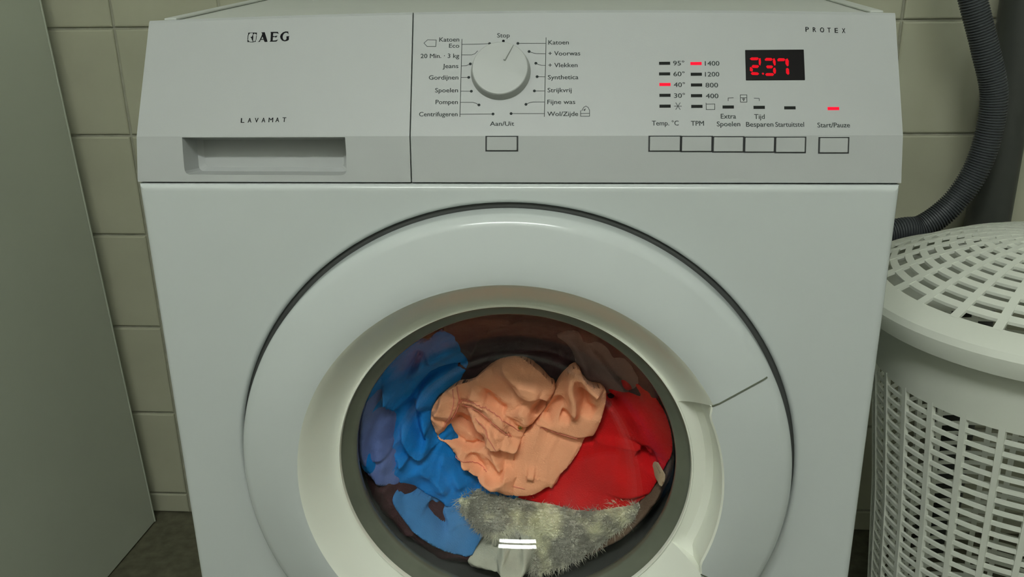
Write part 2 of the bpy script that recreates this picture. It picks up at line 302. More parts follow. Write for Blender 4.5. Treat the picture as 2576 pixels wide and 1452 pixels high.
CLOTH = {'dark': {'poly': [(-0.0671,0.1138),(-0.0424,0.1254),(0.0006,0.1343),(0.0429,0.1318),(0.0804,0.1013),(0.1108,0.0831),(0.1287,0.0538),(0.1302,0.0302),(0.0969,0.0274),(0.0849,0.0053),(0.042,0.0142),(-0.0183,0.0205),(-0.0486,0.0128),(-0.0706,0.0156),(-0.0619,0.0413),(-0.0599,0.0675),(-0.071,0.0898)],'f': [('s',[(-0.0506,0.0489),(-0.0377,0.0791),(-0.0202,0.0976),(0.005,0.1015)],0.02,0.006),('g',[(-0.0287,0.0471),(0.0052,0.0654),(0.0384,0.0657)],0.008,0.004),('s',[(-0.0616,0.0459),(-0.04,0.0433),(-0.0171,0.0606)],0.02,-0.004)]},'taupe': {'poly': [(0.0331,0.0825),(0.0422,0.0895),(0.0529,0.0936),(0.0635,0.0886),(0.0863,0.0803),(0.102,0.07),(0.1129,0.0509),(0.1071,0.0325),(0.0846,0.0226),(0.0755,0.0199),(0.0587,0.034),(0.0522,0.042),(0.0531,0.0561),(0.0457,0.0719)],'f': [('g',[(0.0476,0.0853),(0.0585,0.0621),(0.0661,0.0355)],0.006,0.004),('s',[(0.1038,0.0307),(0.0872,0.0541),(0.0654,0.0795)],0.02,0.004)]},'lilac_flap': {'poly': [(-0.0177,0.0424),(-0.0022,0.0628),(0.02,0.065),(0.0383,0.0562),(0.0531,0.0514),(0.0494,0.0393),(0.0383,0.0268),(0.0232,0.0215),(0.0007,0.0293)],'f': [('g',[(0.005,0.056),(0.0234,0.0411),(0.0383,0.0334)],0.005,0.003)]},'blue': {'poly': [(-0.1243,0.062),(-0.1179,0.0709),(-0.107,0.0879),(-0.0956,0.0937),(-0.0865,0.0835),(-0.0746,0.098),(-0.0655,0.0937),(-0.0584,0.0829),(-0.0537,0.0565),(-0.0528,0.0422),(-0.0589,0.0316),(-0.0634,0.0145),(-0.0717,-0.014),(-0.0648,-0.0354),(-0.0538,-0.0486),(-0.0386,-0.0634),(-0.0213,-0.0735),(-0.0018,-0.084),(-0.0035,-0.0954),(-0.0227,-0.0949),(-0.0418,-0.0902),(-0.0528,-0.0932),(-0.0635,-0.0969),(-0.0782,-0.0875),(-0.0891,-0.0789),(-0.0995,-0.0713),(-0.1096,-0.0631),(-0.1177,-0.0567),(-0.1299,-0.0481),(-0.1462,-0.0343),(-0.1536,-0.0117),(-0.1509,0.0108),(-0.1449,0.031),(-0.1347,0.0489)],'f': [('s',[(-0.0524,0.0492),(-0.0683,0.0508),(-0.084,0.0491),(-0.095,0.0386),(-0.1043,0.0262)],0.018,-0.006),('s',[(-0.0583,0.0407),(-0.0758,0.0442),(-0.0902,0.0368),(-0.0979,0.0234),(-0.1006,0.0068)],0.02,0.006),('g',[(-0.0933,0.0798),(-0.1009,0.059),(-0.1137,0.0433)],0.005,-0.005),('g',[(-0.0623,0.0785),(-0.0736,0.0685),(-0.0872,0.0657)],0.008,0.004),('s',[(-0.1235,0.053),(-0.1231,0.0324),(-0.1161,0.0175)],0.02,0.006),('s',[(-0.0774,0.0215),(-0.0853,0.0059),(-0.088,-0.0223)],0.02,-0.004),('g',[(-0.1046,0.0217),(-0.1012,-0.0057),(-0.0933,-0.0285)],0.004,-0.004),('s',[(-0.114,0.0001),(-0.11,-0.0219),(-0.0985,-0.0379),(-0.0829,-0.0316)],0.025,0.005),('g',[(-0.094,0.0043),(-0.0914,-0.0173),(-0.0934,-0.0342)],0.004,0.003),('s',[(-0.1165,-0.0407),(-0.1101,-0.0385),(-0.1068,-0.0327)],0.02,0.004),('g',[(-0.0794,-0.0438),(-0.0685,-0.0626),(-0.057,-0.08)],0.005,0.0025),('g',[(-0.0537,-0.0562),(-0.0461,-0.0715),(-0.042,-0.0854)],0.005,-0.003),('g',[(-0.0985,-0.0451),(-0.0863,-0.0597),(-0.0715,-0.0801)],0.006,0.003)]},'lavender': {'poly': [(-0.1478,0.0209),(-0.1381,0.039),(-0.1299,0.0478),(-0.1235,0.0477),(-0.124,0.0306),(-0.1207,0.0169),(-0.1166,0.01),(-0.1154,-0.0154),(-0.1085,-0.0375),(-0.1068,-0.047),(-0.1146,-0.0551),(-0.1191,-0.0591),(-0.1327,-0.051),(-0.1443,-0.0342),(-0.1501,-0.0136)],'f': [('s',[(-0.1406,-0.0341),(-0.1408,-0.0026),(-0.1305,0.0237)],0.02,0.004),('g',[(-0.1207,0.0169),(-0.1283,-0.0118),(-0.1226,-0.0425)],0.006,0.004),('s',[(-0.1373,-0.0243),(-0.1241,-0.022),(-0.1176,-0.0102)],0.02,0.003)]},'steel': {'poly': [(-0.1216,-0.0698),(-0.1204,-0.0645),(-0.1167,-0.0616),(-0.1061,-0.0693),(-0.0925,-0.0777),(-0.0784,-0.0852),(-0.0639,-0.0895),(-0.0597,-0.1006),(-0.0481,-0.1102),(-0.0356,-0.1175),(-0.0414,-0.1244),(-0.0474,-0.132),(-0.068,-0.1239),(-0.0897,-0.1103),(-0.1057,-0.0953),(-0.1163,-0.081)],'f': [('s',[(-0.0921,-0.0845),(-0.0847,-0.0941),(-0.0712,-0.1105)],0.02,-0.007),('g',[(-0.092,-0.0852),(-0.0829,-0.0946),(-0.0722,-0.1096)],0.0035,-0.009),('s',[(-0.0713,-0.1099),(-0.0592,-0.1062),(-0.0442,-0.1128)],0.02,0.004),('g',[(-0.1126,-0.0671),(-0.1104,-0.0769),(-0.1065,-0.0871)],0.004,-0.004),('g',[(-0.0833,-0.0889),(-0.0638,-0.091)],0.003,-0.004),('g',[(-0.0815,-0.0909),(-0.0632,-0.1012)],0.003,-0.004),('g',[(-0.1044,-0.0933),(-0.0866,-0.109),(-0.0614,-0.1208)],0.006,0.003)]},'maroon': {'poly': [(-0.1526,-0.022),(-0.1412,-0.0425),(-0.1286,-0.0449),(-0.1178,-0.0535),(-0.1064,-0.0613),(-0.0945,-0.0716),(-0.0856,-0.0793),(-0.0672,-0.0947),(-0.0691,-0.1142),(-0.0391,-0.1294),(-0.0384,-0.1439),(-0.0761,-0.1431),(-0.1054,-0.1239),(-0.1299,-0.0937),(-0.1448,-0.066)],'f': [('g',[(-0.1283,-0.0538),(-0.1176,-0.0583),(-0.0995,-0.0713)],0.006,0.004),('g',[(-0.1253,-0.0805),(-0.1117,-0.1019),(-0.0902,-0.1211)],0.006,0.003)]},'peach_left': {'poly': [(-0.0875,0.0023),(-0.0851,0.0102),(-0.0797,0.0176),(-0.0719,0.0248),(-0.0626,0.0292),(-0.0489,0.03),(-0.0325,0.0446),(-0.021,0.0556),(-0.0153,0.0582),(-0.0023,0.0593),(0.016,0.0474),(0.0289,0.0327),(0.0327,0.0308),(0.0341,0.0265),(0.027,0.0131),(0.0254,0.0044),(0.0193,-0.0043),(0.0078,-0.0154),(0.0039,-0.0208),(0.0009,-0.0304),(0.0018,-0.0509),(-0.0039,-0.0701),(-0.0056,-0.0866),(-0.0173,-0.0839),(-0.027,-0.0784),(-0.0424,-0.0666),(-0.0556,-0.0568),(-0.0631,-0.0501),(-0.0682,-0.041),(-0.0728,-0.0331),(-0.0818,-0.0276),(-0.0844,-0.0183),(-0.0871,-0.0084)],'f': [('s',[(-0.0626,0.0292),(-0.0593,0.0139),(-0.0639,0.0005),(-0.0717,-0.012),(-0.079,-0.0176)],0.02,-0.003),('s',[(-0.0775,0.0204),(-0.0807,0.0091),(-0.0864,0.0009)],0.015,0.003),('s',[(-0.0019,-0.021),(-0.0245,0.0008),(-0.0412,0.0098),(-0.0609,0.0076)],0.012,0.003),('s',[(-0.0077,-0.0264),(-0.0266,-0.0095),(-0.0452,0.004)],0.02,-0.002),('s',[(-0.0717,-0.012),(-0.0571,-0.0214),(-0.0423,-0.033),(-0.0347,-0.0354)],0.018,-0.006),('s',[(-0.0545,0.0047),(-0.0457,-0.0151),(-0.0346,-0.0303),(-0.0213,-0.0369)],0.02,0.005),('s',[(-0.0232,-0.0368),(-0.0287,-0.0179),(-0.0435,-0.0026)],0.015,0.003),('s',[(-0.0828,-0.0247),(-0.0685,-0.0328),(-0.05,-0.0423),(-0.0347,-0.0365)],0.02,-0.007),('s',[(-0.0366,-0.0364),(-0.0213,-0.0358),(-0.0059,-0.0399),(-0.0,-0.0305)],0.02,0.006),('g',[(-0.0173,0.0559),(-0.0029,0.0358),(0.0195,0.0235)],0.008,0.004),('g',[(-0.039,0.021),(-0.0243,0.0055),(-0.015,-0.0009)],0.005,-0.004),('g',[(-0.0522,0.0175),(-0.0336,0.0121)],0.006,0.003),('s',[(-0.0087,0.0292),(0.0043,0.0187),(0.0194,0.0192),(0.0288,0.011)],0.02,0.005),('g',[(0.0117,-0.0046),(0.0174,0.0041),(0.0269,0.0109)],0.004,-0.005),('g',[(-0.0034,0.0057),(0.0041,-0.0048),(0.0039,-0.0155)],0.008,0.004),('s',[(-0.0649,-0.0451),(-0.0603,-0.0496),(-0.0593,-0.059)],0.01,0.003),('s',[(-0.0156,-0.0569),(-0.0194,-0.0681),(-0.0309,-0.0694),(-0.0386,-0.0615)],0.02,0.005),('g',[(-0.0309,-0.0387),(-0.0252,-0.0509),(-0.0195,-0.0626)],0.004,0.0035),('g',[(-0.0537,-0.0448),(-0.0424,-0.0575),(-0.0386,-0.067)],0.005,-0.003),('g',[(-0.0612,-0.0513),(-0.0424,-0.0657),(-0.0231,-0.0786)],0.004,0.003)]},'peach_flap': {'poly': [(0.054,0.0551),(0.0577,0.0523),(0.0679,0.0382),(0.0821,0.0354),(0.0824,0.0219),(0.0786,0.0013),(0.0724,-0.0169),(0.0668,-0.0242),(0.0622,-0.0281),(0.0576,-0.0398),(0.0453,-0.0579),(0.0405,-0.0614),(0.0358,-0.0727),(0.031,-0.0776),(0.0262,-0.0756),(0.0156,-0.0833),(0.0041,-0.0864),(-0.0076,-0.0866),(-0.0131,-0.0789),(-0.0146,-0.0701),(-0.0089,-0.055),(-0.004,-0.0389),(0.0009,-0.0273),(0.0154,-0.0141),(0.0269,0.0067),(0.0355,0.0288),(0.0448,0.0466),(0.0494,0.0519)],'f': [('s',[(0.0687,-0.0207),(0.0555,-0.0242),(0.0364,-0.0192),(0.0183,-0.015)],0.02,-0.004),('g',[(0.0498,0.0508),(0.0485,0.0324),(0.0524,0.0154),(0.0497,-0.0043)],0.005,0.005),('g',[(0.0577,0.0523),(0.067,0.0357),(0.0772,0.0293)],0.006,0.005),('g',[(0.0606,0.0344),(0.0627,0.0127),(0.072,0.006)],0.006,-0.005),('g',[(0.042,0.0185),(0.0307,0.0047),(0.0231,-0.0085)],0.005,-0.005),('g',[(0.0383,0.001),(0.0497,-0.0021)],0.006,-0.004),('g',[(0.0057,-0.0624),(0.0135,-0.0639)],0.005,0.003),('s',[(0.0405,-0.0623),(0.0329,-0.0731),(0.031,-0.0768)],0.01,-0.002)]},'red': {'poly': [(0.0753,0.0333),(0.0841,0.0408),(0.0961,0.0508),(0.1099,0.0463),(0.1231,0.0436),(0.135,0.0297),(0.1414,0.0091),(0.1427,-0.0101),(0.1378,-0.0246),(0.1309,-0.0417),(0.1227,-0.0595),(0.1074,-0.0782),(0.0805,-0.0921),(0.0525,-0.0998),(0.0333,-0.0988),(0.014,-0.0978),(-0.0035,-0.0954),(-0.0104,-0.0898),(-0.0095,-0.0841),(0.0232,-0.0723),(0.0385,-0.0561),(0.0518,-0.0348),(0.0612,-0.0212),(0.0703,-0.0008)],'f': [('s',[(0.1323,-0.0227),(0.1156,-0.0187),(0.0945,-0.021),(0.0687,-0.0261)],0.03,0.005),('g',[(0.1139,-0.0206),(0.1225,-0.0266),(0.1307,-0.0256)],0.006,-0.012),('g',[(0.083,0.009),(0.1004,0.029),(0.1137,0.0366)],0.01,-0.006),('g',[(0.0863,0.0232),(0.1067,0.0419)],0.008,0.004),('g',[(0.0669,-0.0281),(0.0725,-0.0259)],0.004,-0.005),('g',[(0.0615,-0.0523),(0.0986,-0.0579),(0.1091,-0.0686)],0.02,0.003),('g',[(0.1078,0.0148),(0.1152,-0.0022),(0.1139,-0.0187)],0.008,0.003)]},'fluffy': {'poly': [(-0.064,-0.0888),(-0.0596,-0.0855),(-0.0532,-0.0841),(-0.0382,-0.0845),(-0.0248,-0.0888),(-0.0131,-0.0945),(-0.0034,-0.0977),(0.0121,-0.0994),(0.0237,-0.097),(0.0391,-0.0965),(0.0544,-0.0973),(0.0675,-0.0947),(0.0842,-0.0887),(0.1056,-0.0776),(0.116,-0.0701),(0.1142,-0.0788),(0.0985,-0.0958),(0.0841,-0.1066),(0.0768,-0.1163),(0.053,-0.1308),(0.0215,-0.1439),(0.0066,-0.1445),(0.0115,-0.1311),(0.011,-0.1215),(0.0032,-0.1174),(-0.0139,-0.1193),(-0.0252,-0.1194),(-0.0367,-0.1144),(-0.0521,-0.1048),(-0.0618,-0.0959)],'f': [('s',[(0.0583,-0.1093),(0.0657,-0.0994),(0.0619,-0.0955)],0.02,-0.006),('g',[(-0.0486,-0.1026),(-0.0239,-0.1095),(0.0047,-0.1085)],0.012,0.005),('g',[(0.0129,-0.1201),(0.021,-0.1315),(0.0252,-0.1398)],0.006,-0.004),('g',[(0.0238,-0.1043),(0.0432,-0.1112),(0.0584,-0.1181)],0.012,0.005),('s',[(-0.0031,-0.1058),(-0.0186,-0.1027),(-0.0375,-0.1027)],0.015,0.003)]},'jersey': {'poly': [(-0.0366,-0.1164),(-0.0234,-0.1176),(-0.0026,-0.1175),(0.0109,-0.119),(0.017,-0.1272),(0.0157,-0.1375),(0.0122,-0.1443),(-0.046,-0.1442),(-0.0513,-0.1354),(-0.0475,-0.1317),(-0.0423,-0.1243)],'f': [('g',[(-0.0176,-0.1204),(-0.0143,-0.1267),(-0.0168,-0.1313),(-0.0118,-0.1349),(-0.0015,-0.1339)],0.004,0.006),('s',[(-0.0447,-0.1277),(-0.0318,-0.1289),(-0.0168,-0.1304)],0.02,-0.005),('g',[(-0.0322,-0.1243),(-0.0379,-0.1225)],0.004,-0.006),('g',[(-0.0139,-0.1193),(-0.0125,-0.1256)],0.003,-0.006),('g',[(0.0014,-0.1194),(0.0056,-0.1267),(0.0041,-0.1337),(-0.0031,-0.1383),(-0.0216,-0.139)],0.006,0.006),('g',[(-0.0023,-0.122),(-0.0004,-0.1281)],0.003,-0.006),('g',[(-0.0251,-0.12),(-0.0246,-0.1274)],0.005,0.004)]},'brown': {'poly': [(0.1091,-0.0787),(0.1227,-0.058),(0.1325,-0.0364),(0.1385,-0.0169),(0.1458,-0.014),(0.1442,-0.0365),(0.133,-0.0638),(0.116,-0.0899),(0.0949,-0.1101),(0.0678,-0.1287),(0.0346,-0.1434),(0.0253,-0.1415),(0.0622,-0.123),(0.0877,-0.1015)],'f': [('g',[(0.1325,-0.0453),(0.1159,-0.0765),(0.0895,-0.1058)],0.006,0.004)]},'tag': {'poly': [(0.1311,-0.0294),(0.1365,-0.0271),(0.136,-0.0355),(0.1325,-0.0425),(0.1296,-0.0384)],'f': []}}
BUTTON_POS = (-0.0007,-0.0164)
STITCHES = [(0,[(-0.0608,0.0108),(-0.0412,0.0106),(-0.0245,0.0008),(-0.0019,-0.0203)]),(0,[(-0.0583,0.004),(-0.0433,0.0034),(-0.0266,-0.0084),(-0.0096,-0.0254)]),(0,[(-0.0618,0.0275),(-0.0597,0.014),(-0.0639,0.0005),(-0.0713,-0.012)]),(0,[(-0.0655,0.0259),(-0.0649,0.0125),(-0.0695,-0.0019),(-0.0753,-0.0133)]),(0,[(-0.0445,-0.0046),(-0.0343,-0.0157),(-0.0241,-0.0337)]),(0,[(-0.0649,-0.0451),(-0.05,-0.0529),(-0.0348,-0.0637)]),(1,[(0.0183,-0.0161),(0.0383,-0.0197),(0.0612,-0.0257)]),(1,[(-0.0132,-0.0746),(0.0039,-0.0776)])]

# ================================================================== ROOM
XL, XR, YF, YB, H = -1.10, 1.20, -1.85, 0.611, 2.42
bm = bmesh.new(); box(bm, XL - .1, XR + .1, YF - .1, YB + .12, -.06, 0.0)
floor = struct(bm_obj('floor', bm, M['floor']), 'dark speckled floor')
bm = bmesh.new(); box(bm, XL - .1, XR + .1, YF - .1, YB + .12, H, H + .06)
struct(bm_obj('ceiling', bm, M['plaster']))
bm = bmesh.new(); box(bm, XL - .1, XL, YF, YB, 0, H)
struct(bm_obj('wall_left', bm, M['plaster']))
bm = bmesh.new(); box(bm, XR, XR + .1, YF, YB, 0, H)
struct(bm_obj('wall_right', bm, M['plaster']))
bm = bmesh.new(); box(bm, XL - .1, XR + .1, YF - .1, YF, 0, H)
struct(bm_obj('wall_front', bm, M['plaster']))
# unseen brown door, added opposite the machine to darken the middle of the reflections
d1 = struct(empty('added_door', (-0.18, YF, 0)), 'unseen brown door added opposite the machine for its dark reflection')
bm = bmesh.new(); box(bm, -.44, .44, 0.002, .035, .01, 2.02)
add_bevel(bm_obj('added_door_leaf', bm, M['wood'], d1), .004)
bm = bmesh.new(); box(bm, -.52, -.445, 0.002, .045, 0, 2.09); box(bm, .445, .52, 0.002, .045, 0, 2.09); box(bm, -.52, .52, 0.002, .045, 2.03, 2.095)
bm_obj('added_door_frame', bm, M['plaster'], d1)
v, f = tube([(.29, .035, 1.03), (.29, .085, 1.03), (.19, .085, 1.03)], .009, 10)
mesh_obj('door_handle', v, f, M['steel'], d1, True)

# tiled back wall: grout bed + single tiles
bm = bmesh.new(); box(bm, XL - .1, XR + .1, YB + .0035, YB + .12, 0, H)
wb = struct(bm_obj('wall_back', bm, M['grout']), 'beige tiled wall behind the washing machine')
TX, TZ, GR = 0.1536, 0.1516, 0.0034
x_line, z_line = -0.598, 0.0372
def tile_mesh(w, h):
    b = bmesh.new()
    t, e = .006, .0018
    rings = []
    for (ins, y) in ((0, t), (0, e), (e * .4, e * .35), (e * 1.3, 0)):
        rings.append([b.verts.new(p) for p in ((-w / 2 + ins, y, -h / 2 + ins), (w / 2 - ins, y, -h / 2 + ins), (w / 2 - ins, y, h / 2 - ins), (-w / 2 + ins, y, h / 2 - ins))])
    for a, c in zip(rings, rings[1:]):
        for k in range(4):
            b.faces.new((a[k], a[(k + 1) % 4], c[(k + 1) % 4], c[k]))
    b.faces.new(rings[-1])
    bmesh.ops.recalc_face_normals(b, faces=b.faces)
    me = bpy.data.meshes.new('tile'); b.to_mesh(me); b.free()
    me.materials.append(M['tile'])
    return me
full = tile_mesh(TX - GR, TZ - GR)
low = tile_mesh(TX - GR, z_line - GR * .5 - .001)
i0 = math.ceil((XL - x_line) / TX); i1 = math.floor((XR - x_line) / TX)
for i in range(i0, i1):
    xc = x_line + (i + .5) * TX
    mt = Matrix.Translation((xc, YB, (z_line - GR * .5) / 2 + .0005))
    instance('tile', low, wb, mt)
    for j in range(0, 9):
        zc = z_line + (j + .5) * TZ
        rot = Matrix.Rotation(random.uniform(-.006, .006), 4, 'X') @ Matrix.Rotation(random.uniform(-.006, .006), 4, 'Z')
        instance('tile', full, wb, Matrix.Translation((xc, YB + random.uniform(-.0006, .0006), zc)) @ rot)

# ceiling lamp over the photographer
lx, ly, lz = LAMP_POS
lamp = tag(empty('ceiling_lamp', (lx, ly, H)), 'long tube ceiling lamp with glowing diffuser', 'lamp')
bm = bmesh.new(); box(bm, -.52, .52, -.085, .085, -.025, 0)
add_bevel(bm_obj('housing', bm, M['plaster'], lamp), .006)
bm = bmesh.new(); box(bm, -.50, .50, -.06, .06, lz - H, -.025)
add_bevel(bm_obj('diffuser', bm, M['lamp'], lamp), .012, 3)

# ================================================================== LEANING PANEL
pn = tag(empty('upright_panel', (-.6456, .579, 0)), 'tall plain grey-green panel standing upright at the left of the washing machine', 'panel')
d = Vector((-.0105, -.142, 0)).normalized()
nrm = Vector((d.y, -d.x, 0)).normalized()      # towards -x
lean = Vector((-.0405, .0, 1.0)).normalized()
Lp, Hp, Tp = .95, 2.05, .022
vs = []
for t in (0, Tp):
    for (a, h) in ((0, .002), (Lp, .002), (Lp, Hp), (0, Hp)):
        p = d * a + lean * h + Vector((-t, 0, 0))
        vs.append(tuple(p))
o = mesh_obj('board', vs, [(0, 1, 2, 3), (4, 5, 6, 7), (0, 1, 5, 4), (1, 2, 6, 5), (2, 3, 7, 6), (3, 0, 4, 7)], M['board'], pn)
add_bevel(o, .0015, 2)
vs2 = []
for t in (-.0008, Tp + .0008):
    for (a, h) in ((-.002, .0025), (-.002, Hp), (.0, Hp), (.0, .0025)):
        vs2.append(tuple(d * a + lean * h + Vector((-t, 0, 0))))
mesh_obj('edge_band', vs2, [(0, 1, 2, 3), (4, 5, 6, 7), (0, 1, 5, 4), (1, 2, 6, 5), (2, 3, 7, 6), (3, 0, 4, 7)], M['board'], pn)

# ================================================================== WASHING MACHINE
wm = tag(empty('washing_machine', (0, 0, 0)), 'white front-loading washing machine running a coloured wash', 'washing machine')
W = .298
DC = .473                # door centre height
ZS = .729                # top of the front plate
N = 160
# front plate with dished round opening
def rect_pt(a, w, z0, z1):
    c, s = math.cos(a), math.sin(a)
    tx = w / abs(c) if abs(c) > 1e-9 else 1e9
    tz = ((z1 - DC) / s) if s > 1e-9 else (((z0 - DC) / s) if s < -1e-9 else 1e9)
    t = min(tx, tz)
    return (t * c, DC + t * s)
angs = sorted(set([2 * PI * i / N for i in range(N)] + [math.atan2(zz - DC, xx) % (2 * PI) for xx in (W, -W) for zz in (.075, ZS)]))
rings = []
for r, y in ((.165, .045), (.165, .016), (.236, .016), (.2385, .013), (.2405, .006), (.2416, .0015), (.2435, 0), (.2450, 0)):
    rings.append([(r * math.cos(a), y, DC + r * math.sin(a)) for a in angs])
for ins, y in ((.0060, 0), (.0036, 0), (.0012, .0011), (0, .0036), (0, .03)):
    rings.append([(p[0], y, p[1]) for p in (rect_pt(a, W - ins, .075 + ins, ZS - ins) for a in angs)])
vs, fs = [], []
for R_ in rings: vs += R_
n = len(angs)
for k in range(len(rings) - 1):
    for i in range(n):
        j = (i + 1) % n
        fs.append((k * n + i, k * n + j, (k + 1) * n + j, (k + 1) * n + i))
fp = mesh_obj('front_plate', vs, fs, M['white'], wm); sharp(fp, 40)
v_, f_ = lathe_y([(.2330, .010), (.2345, .0040), (.2412, .0040), (.2425, .010)], 160, 0, DC)  # dark annulus around the door, painting in the shade of the gap
mesh_obj('gap_shade_ring', v_, f_, M['gasket'], wm, True)
# cabinet shell
bm = bmesh.new()
for sx in (-1, 1):
    xa, xb = sorted((sx * W, sx * (W - .002)))
    box(bm, xa, xb, .030, .0905, .02, .7288); box(bm, xa, xb, .0905, .575, .02, .845)
box(bm, -W, W, .573, .575, .02, .845); box(bm, -W, W, .030, .575, .018, .022)
bm_obj('cabinet', bm, M['white'], wm)
bm = bmesh.new(); box(bm, -W, W, .006, .03, .012, .0735)
add_bevel(bm_obj('kick_plate', bm, M['panel'], wm), .002)
for sx in (-1, 1):
    for yy in (.06, .53):
        v, f = tube([(sx * .26, yy, 0), (sx * .26, yy, .02)], .02, 16)
        mesh_obj('foot', v, f, M['rubber'], wm)
# top lid
bm = bmesh.new(); box(bm, -W, W, .092, .577, .836, .8475)
lid = add_bevel(bm_obj('top_lid', bm, M['lid'], wm), .003)
for sx in (-1, 1):
    bm = bmesh.new(); box(bm, min(sx * W, sx * .287), max(sx * W, sx * .287), .0925, .577, .8475, .8497)
    add_bevel(bm_obj('edge_trim', bm, M['lid'], lid), .0012)

# ---- control panel profile
OU = Vector((0, .012, .765)); VU = Vector((0, .054, .085)).normalized(); NU = Vector((0, -VU.z, VU.y))
OL = Vector((0, .002, .7305)); VL = Vector((0, .010, .0345)).normalized(); NL = Vector((0, -VL.z, VL.y))
LU = .1007
def upt(u, v, h=0.0): return OU + Vector((u, 0, 0)) + VU * v + NU * h
def lpt(u, v, h=0.0): return OL + Vector((u, 0, 0)) + VL * v + NL * h
def arch(x): return LU + .0012 + .0055 * (1 - (x / .3) ** 2)
HW = .2988
xs0, xs1 = SEAMX
def panel_piece(name, x_at, x_end_hi_lo, hole, parent):
    """x_at(v01) gives left/right x at a height fraction; built of strips with an optional hole in the lower face"""
    b = bmesh.new()
    nx = 40
    def xs(frac):
        a, c = x_at(frac)
        return [a + (c - a) * i / nx for i in range(nx + 1)]
    rows = []
    LLEN = .03592
    # profile rows: (kind, value, height fraction)
    xl = xs(0); rows.append([b.verts.new(Vector((x, .088, .7305))) for x in xl])
    rows.append([b.verts.new(lpt(x, 0)) for x in xl])
    xm = xs(.3)
    low_row = rows[-1]
    mid = [b.verts.new(upt(x, 0)) for x in xm]
    rows.append(mid)
    xt = xs(1)
    for q in (.5,):
        xq = xs(.3 + .7 * q)
        rows.append([b.verts.new(upt(x, arch(x) * q)) for x in xq])
    rows.append([b.verts.new(upt(x, arch(x) - .0035)) for x in xt])
    rows.append([b.verts.new(upt(x, arch(x) - .001) - NU * .0008) for x in xt])
    rows.append([b.verts.new(upt(x, arch(x)) - NU * .0035) for x in xt])
    rows.append([b.verts.new(Vector((x, .0915, .8455))) for x in xt])
    for k in range(len(rows)):
        A, B = rows[k], rows[(k + 1) % len(rows)]
        if hole and A is low_row:
            continue
        for i in range(nx):
            b.faces.new((A[i], A[i + 1], B[i + 1], B[i]))
    for side in (0, nx):
        b.faces.new([r[side] for r in rows])
    if hole:
        outer = list(low_row) + list(reversed(mid))
        edges = []
        for i in range(len(outer)):
            a_, c_ = outer[i], outer[(i + 1) % len(outer)]
            e = b.edges.get((a_, c_)) or b.edges.new((a_, c_))
            edges.append(e)
        front = [b.verts.new(lpt(u, min(v, .0352))) for u, v in hole]
        he = [b.edges.new((front[i], front[(i + 1) % len(front)])) for i in range(len(front))]
        bmesh.ops.triangle_fill(b, use_beauty=True, use_dissolve=False, edges=edges + he)
        cu = sum(p[0] for p in hole) / len(hole)
        prev = front
        for (kx, dv, dep) in ((.99, .0006, -.003), (.972, .0026, -.013), (.945, .0044, -.0205), (.88, .0085, -.0235)):
            cur = []
            for (u, v) in hole:
                vv = min(v, .0352)
                nv = vv + dv * (1 - vv / .0352) 
                cur.append(b.verts.new(lpt(cu + (u - cu) * kx, nv, dep)))
            for i in range(len(hole)):
                j = (i + 1) % len(hole)
                b.faces.new((prev[i], prev[j], cur[j], cur[i]))
            prev = cur
        b.faces.new(prev)
    bmesh.ops.recalc_face_normals(b, faces=b.faces)
    o = bm_obj(name, b, M['panel'], parent)
    return o
seam = lambda fr: xs0 + (xs1 - xs0) * fr
drawer = panel_piece('detergent_drawer', lambda fr: (-HW, seam(fr) - .0005), None, POCKET, wm)
sharp(drawer, 14)
control = panel_piece('control_panel', lambda fr: (seam(fr) + .0005, HW), None, None, wm)
sharp(control, 12)
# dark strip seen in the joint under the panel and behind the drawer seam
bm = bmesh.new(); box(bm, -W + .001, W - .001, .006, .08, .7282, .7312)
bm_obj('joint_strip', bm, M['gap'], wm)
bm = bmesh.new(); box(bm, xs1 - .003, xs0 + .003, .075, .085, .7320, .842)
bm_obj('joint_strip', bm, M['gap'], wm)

# ---- printing on the panel
def flat(name, polys, mat, parent, h=.00012, place=upt):
    vs, fs = [], []
    for p in polys:
        k = len(vs)
        vs += [tuple(place(u, v, h)) for u, v in p]
        fs.append(tuple(range(k, k + len(p))))
    return mesh_obj(name, vs, fs, mat, parent)
def stroke(pts, w):
    out = []
    for i in range(len(pts) - 1):
        a, c = Vector(pts[i]), Vector(pts[i + 1])
        dd = (c - a); ln_ = dd.length
        if ln_ < 1e-7: continue
        dd /= ln_; nn = Vector((-dd.y, dd.x)) * (w / 2); e = dd * (w * .35)
        out.append([tuple(a - e + nn), tuple(a - e - nn), tuple(c + e - nn), tuple(c + e + nn)])
    return out
def disc(c, r, n=14):
    return [(c[0] + r * math.cos(2 * PI * i / n), c[1] + r * math.sin(2 * PI * i / n)) for i in range(n)]
BASE = Matrix(((1, 0, 0, OU.x), (0, VU.y, NU.y, OU.y), (0, VU.z, NU.z, OU.z), (0, 0, 0, 1)))
